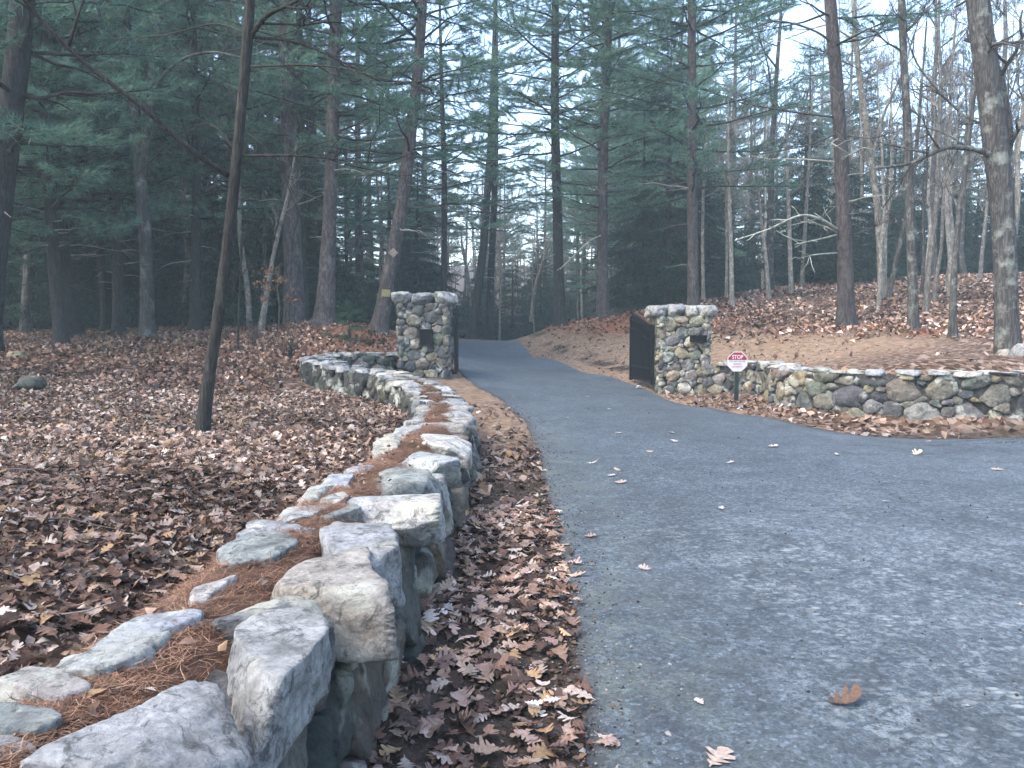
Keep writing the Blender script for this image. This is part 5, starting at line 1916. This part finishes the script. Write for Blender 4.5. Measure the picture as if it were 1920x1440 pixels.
def leaves_into(mb_, kind, P, size, tilt, curl, cols, probs):
    V0, F0 = leaf_template(kind)
    n = len(P)
    if n == 0:
        return
    sz = size * R.uniform(.65, 1.25, n)
    cx = R.normal(0, curl, n)
    cyv = R.normal(.5, 1.0, n) * curl
    V = np.broadcast_to(V0[None], (n,) + V0.shape).copy()
    V[:, :, 1] *= R.uniform(.8, 1.2, n)[:, None]
    V[:, :, 2] = cx[:, None] * V[:, :, 0] ** 2 * 1.6 + cyv[:, None] * V[:, :, 1] ** 2 * 3.0 + R.normal(0, curl * .25, (n, V.shape[1])) * np.abs(V[:, :, 1]) + R.normal(0, curl * .6, n)[:, None] * V[:, :, 0] * V[:, :, 1] * 2
    V *= sz[:, None, None]
    az = R.uniform(0, 6.283, n)
    a = R.normal(0, tilt, n)
    b = R.normal(0, tilt, n)
    cz, s_z = np.cos(az), np.sin(az)
    ca, sa = np.cos(a), np.sin(a)
    cb, sb = np.cos(b), np.sin(b)
    x, y, z = V[:, :, 0], V[:, :, 1], V[:, :, 2]
    y, z = y * ca[:, None] - z * sa[:, None], y * sa[:, None] + z * ca[:, None]
    x, z = x * cb[:, None] + z * sb[:, None], -x * sb[:, None] + z * cb[:, None]
    x, y = x * cz[:, None] - y * s_z[:, None], x * s_z[:, None] + y * cz[:, None]
    zl = z - z.min(1, keepdims=True) * .75
    W = np.stack([x + P[:, None, 0], y + P[:, None, 1], zl + P[:, None, 2]], -1).reshape(-1, 3)
    nv_ = V0.shape[0]
    F = (F0[None] + (np.arange(n) * nv_)[:, None, None]).reshape(-1, F0.shape[1])
    # damp and dry patches of the floor, a metre or two across
    damp = np.clip(.45 + 1.5 * (noise2(P[:, 0], P[:, 1], .55, 4, 61) - .22), .4, 1.35)[:, None]
    c = cols[R.choice(len(cols), n, p=probs / probs.sum())] * R.uniform(.7, 1.25, (n, 1)) * damp
    mb_.add(W, F, np.repeat(c, nv_, 0))


# beech sapling still holding orange leaves
p = at(523, 612, 21.5)
bs = thing("beech_sapling", "sapling still holding orange-brown leaves at the edge of the left woods", "sapling", p)
m_ = MB()
lst = [(np.array([(0, 0, -.05), (.03, 0, .5), (-.02, 0, 1.1), (.05, 0, 1.7)]), np.array([.03, .025, .018, .008]))]
pts_l = []
for k in range(11):
    z = R.uniform(.5, 1.6)
    az = R.uniform(0, 6.28)
    d0 = norm(np.array((math.cos(az), math.sin(az) * .7, R.uniform(-.1, .3))))
    c_ = curve_pts(np.array((0, 0, z)), d0, R.uniform(.4, 1.05), 5, .15, 0)
    lst.append((c_, np.linspace(.008, .003, 5)))
    for q_ in range(12):
        f = R.uniform(.3, 1) * 4
        i0 = min(3, int(f))
        pts_l.append(c_[i0] + (c_[i0 + 1] - c_[i0]) * (f - i0) + R.normal(0, .07, 3))
m_.tubes([l for l in lst if len(l[0]) == 4], 6)
m_.tubes([l for l in lst if len(l[0]) == 5], 4)
m_.build("stem", M['grey_bark'], bs)
fo = MB()
leaves_into(fo, 1, np.array(pts_l), .11, .8, .3, np.array([(.20, .105, .055), (.16, .09, .05), (.24, .15, .085)]), np.array([1., 1., 1.]))
fo.build("foliage", M['leaf'], bs)

# stones lying about
def rock(label, px, py, d, sx, sy, sz, colour, group=None, sink=.3):
    p = at(px, py, d)
    v, F = stone_mesh([norm(np.array(x, float)) for x in ((1, .1, .2), (-1, 0, .3), (0, 1, .2), (.1, -1, .3), (.1, 0, 1), (0, 0, -1), (.7, .7, .5), (-.7, .6, .4), (.6, -.7, .4), (-.6, -.7, .5))], R.uniform(.75, 1.0, 10) * .5, (1, 1, 1), 3, 9, 5, .12, 5)
    m__ = MB()
    v = v * np.array((sx, sy, sz)) * 1.6
    m__.add(v + np.array((0, 0, sz * (.5 - sink))), F, colour)
    o = m__.build("rock", M['stone'])
    o.location = tuple(float(a) for a in p)
    return tag(o, label, "rock", group)


rock("squarish pale stone at the foot of the massive oak", 1884, 672, 14.2, .22, .2, .18, (.26, .245, .21))
rock("larger pale stone leaning at the right edge beside the massive oak", 1918, 664, 14.2, .30, .25, .22, (.27, .27, .26))
rock("yellowish stone half buried in leaves at the far left", 34, 668, 16.5, .26, .24, .14, (.16, .145, .095))
rock("long pale grey rock breaking through the litter at the left side", 85, 893, 6.3, .42, .3, .13, (.28, .29, .29), None, .5)
rock("mossy dark rock in the leaf litter left of the slender leaning tree's foot", 60, 722, 12.2, .3, .3, .16, (.05, .06, .05))
rock("small white stone by the roadside at the foot of the open right gate leaf", 1198, 726, 17.2, .09, .08, .05, (.26, .26, .25))

# a fallen stick and a pale dead twig in the litter
def stick(label, pts, r, colour, name="fallen_branch", nsub=4):
    Q = np.array([at(*p_) for p_ in pts])
    Q = catmull(Q, 6)
    base = Q[0].copy()
    lst = [(Q - base, np.linspace(r, r * .4, len(Q)))]
    for k in range(nsub):
        i0 = int(R.integers(2, len(Q) - 1))
        tb = norm(Q[i0] - Q[i0 - 1])
        lst.append((curve_pts(Q[i0] - base, norm(tb + R.normal(0, .6, 3) * np.array((1, 1, .3))), R.uniform(.08, .25), 4, .2, .1), np.linspace(r * .45, r * .2, 4)))
    m__ = MB()
    m__.tubes(lst, 6, colour)
    o = m__.build(name, M['dead_wood'])
    o.location = tuple(float(a) for a in base)
    return tag(o, label, "branch")


stick("reddish stick lying against the back of the left wall", [(622, 790, 12.2), (640, 770, 12.5), (662, 748, 12.7)], .012, (.14, .09, .07), nsub=1)
stick("pale forked twig standing in the litter below the slender leaning tree", [(520, 872, 7.7), (530, 850, 7.8), (534, 825, 7.9)], .008, (.42, .42, .42), nsub=4)
stick("thin whitish stem poking up from the litter near the wall's middle", [(308, 1045, 4.35), (318, 1000, 4.5), (328, 950, 4.7), (332, 900, 4.9)], .005, (.36, .34, .32), nsub=1)

# ------------------------------------------------------------------ leaf litter
def leaf_points(n, xr_, yr_, dens):
    x = R.uniform(*xr_, n)
    y = R.uniform(*yr_, n)
    k = R.random(n) < dens(x, y)
    return x[k], y[k]


def not_wall(x, y, pad=.28):
    return (dist_poly(x, y, LW[::3]) > pad + .05) & (dist_poly(x, y, RW[::3]) > pad) & ~in_box(x, y, PILLAR_L, .58) & ~in_box(x, y, PILLAR_R, .58)


def fov(x, y):
    return np.abs(x) < y * .74 + 3.2


def ground_z(x, y):
    return H(x, y) + .05 * (noise2(x, y, 1.6, 3, 1.0) - .5) + .03 * (noise2(x, y, 5.0, 2, 4.0) - .5)


litter = MB()
clump = lambda x, y: .45 + 1.1 * (noise2(x, y, 1.1, 3, 40) - .28)


def left_yard(x, y):
    side = np.interp(y, LW[:170, 1], LW[:170, 0])
    return (x < side - .22) & not_wall(x, y) & fov(x, y)


# close woodland floor
x, y = leaf_points(36000, (-8.3, -.9), (.2, 7.0), lambda x, y: left_yard(x, y) * np.clip(clump(x, y) * 1.3, 0, 1))
leaves_into(litter, 0, np.stack([x, y, ground_z(x, y) + R.uniform(.0, .05, len(x))], 1), .076, .28, .34, LEAFC, LEAFP)
x, y = leaf_points(40000, (-6.5, -.9), (1.0, 9.0), lambda x, y: left_yard(x, y))
leaves_into(litter, 2, np.stack([x, y, ground_z(x, y) + R.uniform(.0, .035, len(x))], 1), .042, .45, .5, LEAFC * .8, LEAFP)
x, y = leaf_points(60000, (-13.5, -.9), (6.5, 14.5), lambda x, y: left_yard(x, y) * np.clip(clump(x, y), 0, 1))
leaves_into(litter, 1, np.stack([x, y, ground_z(x, y) + R.uniform(.0, .05, len(x))], 1), .088, .38, .42, LEAFC, LEAFP)
x, y = leaf_points(70000, (-23, -2.2), (14, 28), lambda x, y: (x < np.interp(y, [14, 16, 17.2, 18, 30], [-4.5, -4.6, -4.6, -2.8, -3.5])) * not_wall(x, y) * fov(x, y) * np.clip(clump(x, y), .1, 1) * .8)
leaves_into(litter, 2, np.stack([x, y, ground_z(x, y) + R.uniform(.0, .05, len(x))], 1), .125, .5, .5, LEAFC * np.array((1.08, .95, .88)), LEAFP)
# strip between left wall and road
x, y = leaf_points(3600, (-.7, .42), (1.4, 6.5), lambda x, y: (x < np.interp(y, _le[:, 0], _le[:, 1]) + .02 + .16 * R.random(len(x)) ** 3) * not_wall(x, y, .33) * np.clip(.42 + 1.9 * (noise2(x, y, 1.7, 3, 77) - .42), 0.06, 1) * np.where(x > np.interp(y, _le[:, 0], _le[:, 1]) - .16, .45, 1))
leaves_into(litter, 0, np.stack([x, y, ground_z(x, y) + R.uniform(.005, .04, len(x))], 1), .112, .18, .30, LEAFC * 1.3, LEAFP)
x, y = leaf_points(5000, (-.7, .45), (1.4, 9.5), lambda x, y: (x < np.interp(y, _le[:, 0], _le[:, 1]) + .05 * R.random(len(x))) * not_wall(x, y, .30))
leaves_into(litter, 2, np.stack([x, y, ground_z(x, y) + R.uniform(.0, .015, len(x))], 1), .035, .35, .4, LEAFC * .6, LEAFP)
# scraps of leaf among the needles on the wall
k_ = 260
uu_ = R.uniform(ul(.8), ul(12), k_)
w_ = np.clip(R.normal(0, .12, k_), -.26, .24)
leaves_into(litter, 2, SL.map(uu_, w_, np.array([l_top(q) for q in uu_]) - .0), .045, .3, .4, LEAFC * 1.1, LEAFP)
# dead twigs lying in the litter
x, y = leaf_points(520, (-8, -1.0), (1.5, 14), lambda x, y: left_yard(x, y))
tw = []
for a_, b_, z_ in zip(x, y, ground_z(x, y)):
    az = R.uniform(0, 6.28)
    L_ = R.uniform(.08, .45)
    tw.append((curve_pts(np.array((a_, b_, z_ + .035)), np.array((math.cos(az), math.sin(az), R.normal(0, .12))), L_, 4, .25, 0), np.linspace(.004, .0018, 4)))
litter.tubes(tw[::2], 4, (.10, .085, .075), False)
litter.tubes(tw[1::2], 4, (.22, .20, .185), False)
x, y = leaf_points(3600, (-1.9, .42), (6.5, 14.5), lambda x, y: (x < np.interp(y, _le[:, 0], _le[:, 1]) + .0) * (x > np.interp(y, LW[:170, 1], LW[:170, 0]) + .3) * not_wall(x, y, .33) * np.clip(.35 + 1.5 * (noise2(x, y, 1.7, 3, 77) - .38), 0, 1) * np.where(y > 9.5, .35, 1))
leaves_into(litter, 1, np.stack([x, y, ground_z(x, y) + R.uniform(.005, .03, len(x))], 1), .13, .3, .35, LEAFC * 1.1, LEAFP)
# right: foot of the wall, then the slope behind it
x, y = leaf_points(3000, (3.4, 9), (11.2, 18), lambda x, y: (x > np.interp(y, _re[:, 0], _re[:, 1]) + .05) * (dist_poly(x, y, RW[::3]) > .3) * (y < np.interp(x, [3.4, 4.8, 5.3, 5.6, 6.3, 9], [17.4, 17.0, 14.5, 13.2, 12.4, 12.05])) * ~in_box(x, y, PILLAR_R, .62) * np.where(x > 5.9, .10, .6))
leaves_into(litter, 2, np.stack([x, y, ground_z(x, y) + R.uniform(.0, .04, len(x))], 1), .13, .4, .4, LEAFC * 1.05, LEAFP)
x, y = leaf_points(52000, (5.5, 25), (12.6, 38), lambda x, y: fov(x, y) * not_wall(x, y) * (y > np.interp(x, [5.5, 6.3, 8, 25], [15.5, 13.2, 12.7, 13.2])) * np.clip(sstep(9.2, 13, x + .36 * (y - 16) + 3 * (noise2(x, y, .4, 2, 50) - .5)), .02, 1) * np.clip(clump(x, y), .1, 1) * np.where(y > 26, .6, 1))
leaves_into(litter, 2, np.stack([x, y, ground_z(x, y) + R.uniform(.0, .05, len(x))], 1), .16, .45, .4, LEAFC * 1.35 * np.array((1.02, .97, .95)), LEAFP)
x, y = leaf_points(5200, (.5, 9), (21, 34), lambda x, y: (x > np.interp(y, _re[:, 0], _re[:, 1]) + 1.2) * sstep(.8, 1.6, H(x, y)) * .8)
leaves_into(litter, 2, np.stack([x, y, ground_z(x, y) + R.uniform(.0, .04, len(x))], 1), .16, .4, .4, LEAFC * np.array((1.1, .9, .8)), LEAFP)
x, y = leaf_points(9000, (.3, 9.5), (16.5, 30), lambda x, y: (x > np.interp(y, _re[:, 0], _re[:, 1]) + .05) * ~in_box(x, y, PILLAR_R, .62) * np.where(x > 4.6, y > 17.2 + .0 * x, 1) * np.clip(.1 + 2.2 * (noise2(x, y, .9, 3, 33) - .4), .03, 1))
leaves_into(litter, 2, np.stack([x, y, ground_z(x, y) + R.uniform(.0, .015, len(x))], 1), .06, .3, .4, LEAFC * .85, LEAFP)
x, y = leaf_points(2600, (.3, 6.5), (17, 34), lambda x, y: (x > np.interp(y, _re[:, 0], _re[:, 1]) + .1) * ~in_box(x, y, PILLAR_R, .62) * .14)
leaves_into(litter, 2, np.stack([x, y, ground_z(x, y) + R.uniform(.0, .03, len(x))], 1), .13, .4, .4, LEAFC, LEAFP)
tag(litter.build("leaf_litter", M['leaf']), "brown and tan fallen oak leaves covering the woodland floor", "fallen leaves", kind='stuff')

# ------------------------------------------------------------------ single leaves on the asphalt
def road_leaf(label, px, py, size, colour, rz, curl=.35, tilt=(0, 0), group="fallen leaves on the road", kind=0):
    a = (px - 960) / FPX
    b = -(py - 720) / FPX
    ry_ = math.cos(PITCH) + b * math.sin(PITCH)
    rz_ = -math.sin(PITCH) + b * math.cos(PITCH)
    d = 1.6 / -rz_ * ry_
    for _ in range(4):
        p = at(px, py, d)
        z = float(H(np.array([p[0]]), np.array([d]))[0]) + .018
        d = (EYE - z) / -rz_ * ry_
    p = at(px, py, d)
    V0, F0 = leaf_template(kind)
    V = V0.copy()
    V[:, 1] *= R.uniform(.72, 1.2)
    V[:, 0] *= R.uniform(.8, 1.15)
    V[:, 1] += R.normal(0, .12) * V[:, 0] ** 2 + R.normal(0, .02, len(V))
    V[:, 2] = curl * (V[:, 0] ** 2 * 1.2 + V[:, 1] ** 2 * 1.8) + .05 * R.normal(size=len(V)) * np.abs(V[:, 1])
    V *= size
    ca, sa = math.cos(rz), math.sin(rz)
    X = V[:, 0] * ca - V[:, 1] * sa
    Y = V[:, 0] * sa + V[:, 1] * ca
    Z = V[:, 2] + tilt[0] * X + tilt[1] * Y
    Z -= Z.min()
    m__ = MB()
    m__.add(np.stack([X, Y, Z], 1), F0, colour)
    o = m__.build("oak_leaf", M['leaf'])
    o.location = (float(p[0]), float(p[1]), float(p[2]) + .002)
    return tag(o, label, "leaf", group)


PALE, TAN, BRN, WHT = (.32, .26, .22), (.25, .175, .11), (.115, .075, .055), (.40, .37, .35)
road_leaf("large pale oak leaf on the asphalt at the bottom edge", 1345, 1422, .155, PALE, .9, .12)
road_leaf("curled brown oak leaf lying alone on the worn asphalt", 1580, 1318, .15, BRN, .1, .8, (.1, .1))
road_leaf("curled tan leaf at the road's crumbled edge near the camera", 1095, 1322, .15, TAN, 2.9, .9, (.1, -.25))
road_leaf("small whitish leaf on the asphalt between two larger ones", 1313, 1316, .075, WHT, 1.9, .2)
road_leaf("pinkish tan leaf on the asphalt a stride from the road edge", 1210, 1067, .095, PALE, 2.6, .5, (.1, .2))
road_leaf("brown leaf on the mossy silt by the road edge", 1106, 1006, .12, (.28, .2, .15), .2, .5)
road_leaf("dark-edged leaf, lowest of a close trio on the asphalt", 1162, 905, .17, PALE, .1, .5, (0, .15))
road_leaf("middle leaf of a close trio on the asphalt", 1145, 892, .11, WHT, .5, .3)
road_leaf("topmost leaf of a close trio on the asphalt", 1158, 882, .12, PALE, 2.2, .5, (0, .2))
road_leaf("yellowish upright leaf on the far right of the asphalt", 1717, 852, .18, (.46, .38, .28), .3, .9, (.1, .3))
for (x_, y_, s_) in ((1160, 812, .14), (1264, 828, .16), (1218, 848, .14), (1111, 869, .12), (1384, 821, .13), (1448, 838, .2), (1571, 853, .13), (1368, 868, .1), (1872, 881, .15), (1142, 767, .14), (1062, 784, .12), (1260, 812, .12), (1352, 954, .08), (1740, 828, .1), (1103, 744, .15), (1660, 940, .08)):
    road_leaf("small pale leaf lying flat far out on the smooth blue-grey asphalt", x_, y_, s_, WHT if R.random() < .5 else PALE, R.uniform(0, 6.28), R.uniform(.2, .7), (R.normal(0, .1), R.normal(0, .1)))

# ------------------------------------------------------------------ grit and crumbled asphalt along the driveway's edge
grit = MB()
k_ = 5200
gy_ = 1.6 + 13 * R.random(k_) ** 1.5
gx_ = np.interp(gy_, _le[:, 0], _le[:, 1]) + R.normal(-.02, .16, k_) + np.where(R.random(k_) < .12, R.uniform(0, 3.5, k_), 0)
keep = gx_ > np.interp(gy_, LW[:170, 1], LW[:170, 0]) + .55
gx_, gy_ = gx_[keep], gy_[keep]
n_ = len(gx_)
on_road = gx_ > road_left(gy_) + .01
gz_ = np.where(on_road, H(gx_, gy_) + .016, ground_z(gx_, gy_) + .004)
O6 = np.array([(1, 0, 0), (0, 1, 0), (-1, 0, 0), (0, -1, 0), (0, 0, 1), (0, 0, -1)], float)
F8 = np.array([(0, 1, 4), (1, 2, 4), (2, 3, 4), (3, 0, 4), (1, 0, 5), (2, 1, 5), (3, 2, 5), (0, 3, 5)])
sz_ = R.uniform(.003, .011, n_) * np.where(R.random(n_) < .06, 1.8, 1)
Vg = O6[None] * sz_[:, None, None] * R.uniform(.6, 1.2, (n_, 6, 1)) * np.array((1, 1, .7))
az_ = R.uniform(0, 6.28, n_)
Xg = Vg[:, :, 0] * np.cos(az_)[:, None] - Vg[:, :, 1] * np.sin(az_)[:, None]
Yg = Vg[:, :, 0] * np.sin(az_)[:, None] + Vg[:, :, 1] * np.cos(az_)[:, None]
Wg = np.stack([Xg + gx_[:, None], Yg + gy_[:, None], Vg[:, :, 2] + gz_[:, None]], -1).reshape(-1, 3)
gc_ = np.array([(.05, .055, .06), (.10, .105, .11), (.17, .17, .165), (.03, .03, .032), (.12, .10, .08)])[R.integers(5, size=n_)]
grit.add(Wg, (F8[None] + (np.arange(n_) * 6)[:, None, None]).reshape(-1, 3), np.repeat(gc_, 6, 0))
tag(grit.build("gravel", M['dead_wood'], smooth=False), "loose grit and asphalt crumbs along the driveway's left edge", "grit", kind='stuff')

# ------------------------------------------------------------------ the blue winter air between the trees
hz = MB()
hz.box((0, 77, 15.0), (304, 219, 41.0))
hm = bpy.data.materials.new("winter_haze")
hm.use_nodes = True
hm.node_tree.nodes.clear()
ho = hm.node_tree.nodes.new("ShaderNodeOutputMaterial")
pv = hm.node_tree.nodes.new("ShaderNodeVolumePrincipled")
pv.inputs["Color"].default_value = (.75, .95, 1.0, 1)
pv.inputs["Density"].default_value = 0.0018
pv.inputs["Anisotropy"].default_value = 0.0
hm.node_tree.links.new(pv.outputs[0], ho.inputs["Volume"])
tag(hz.build("haze", hm, smooth=False), kind='stuff')
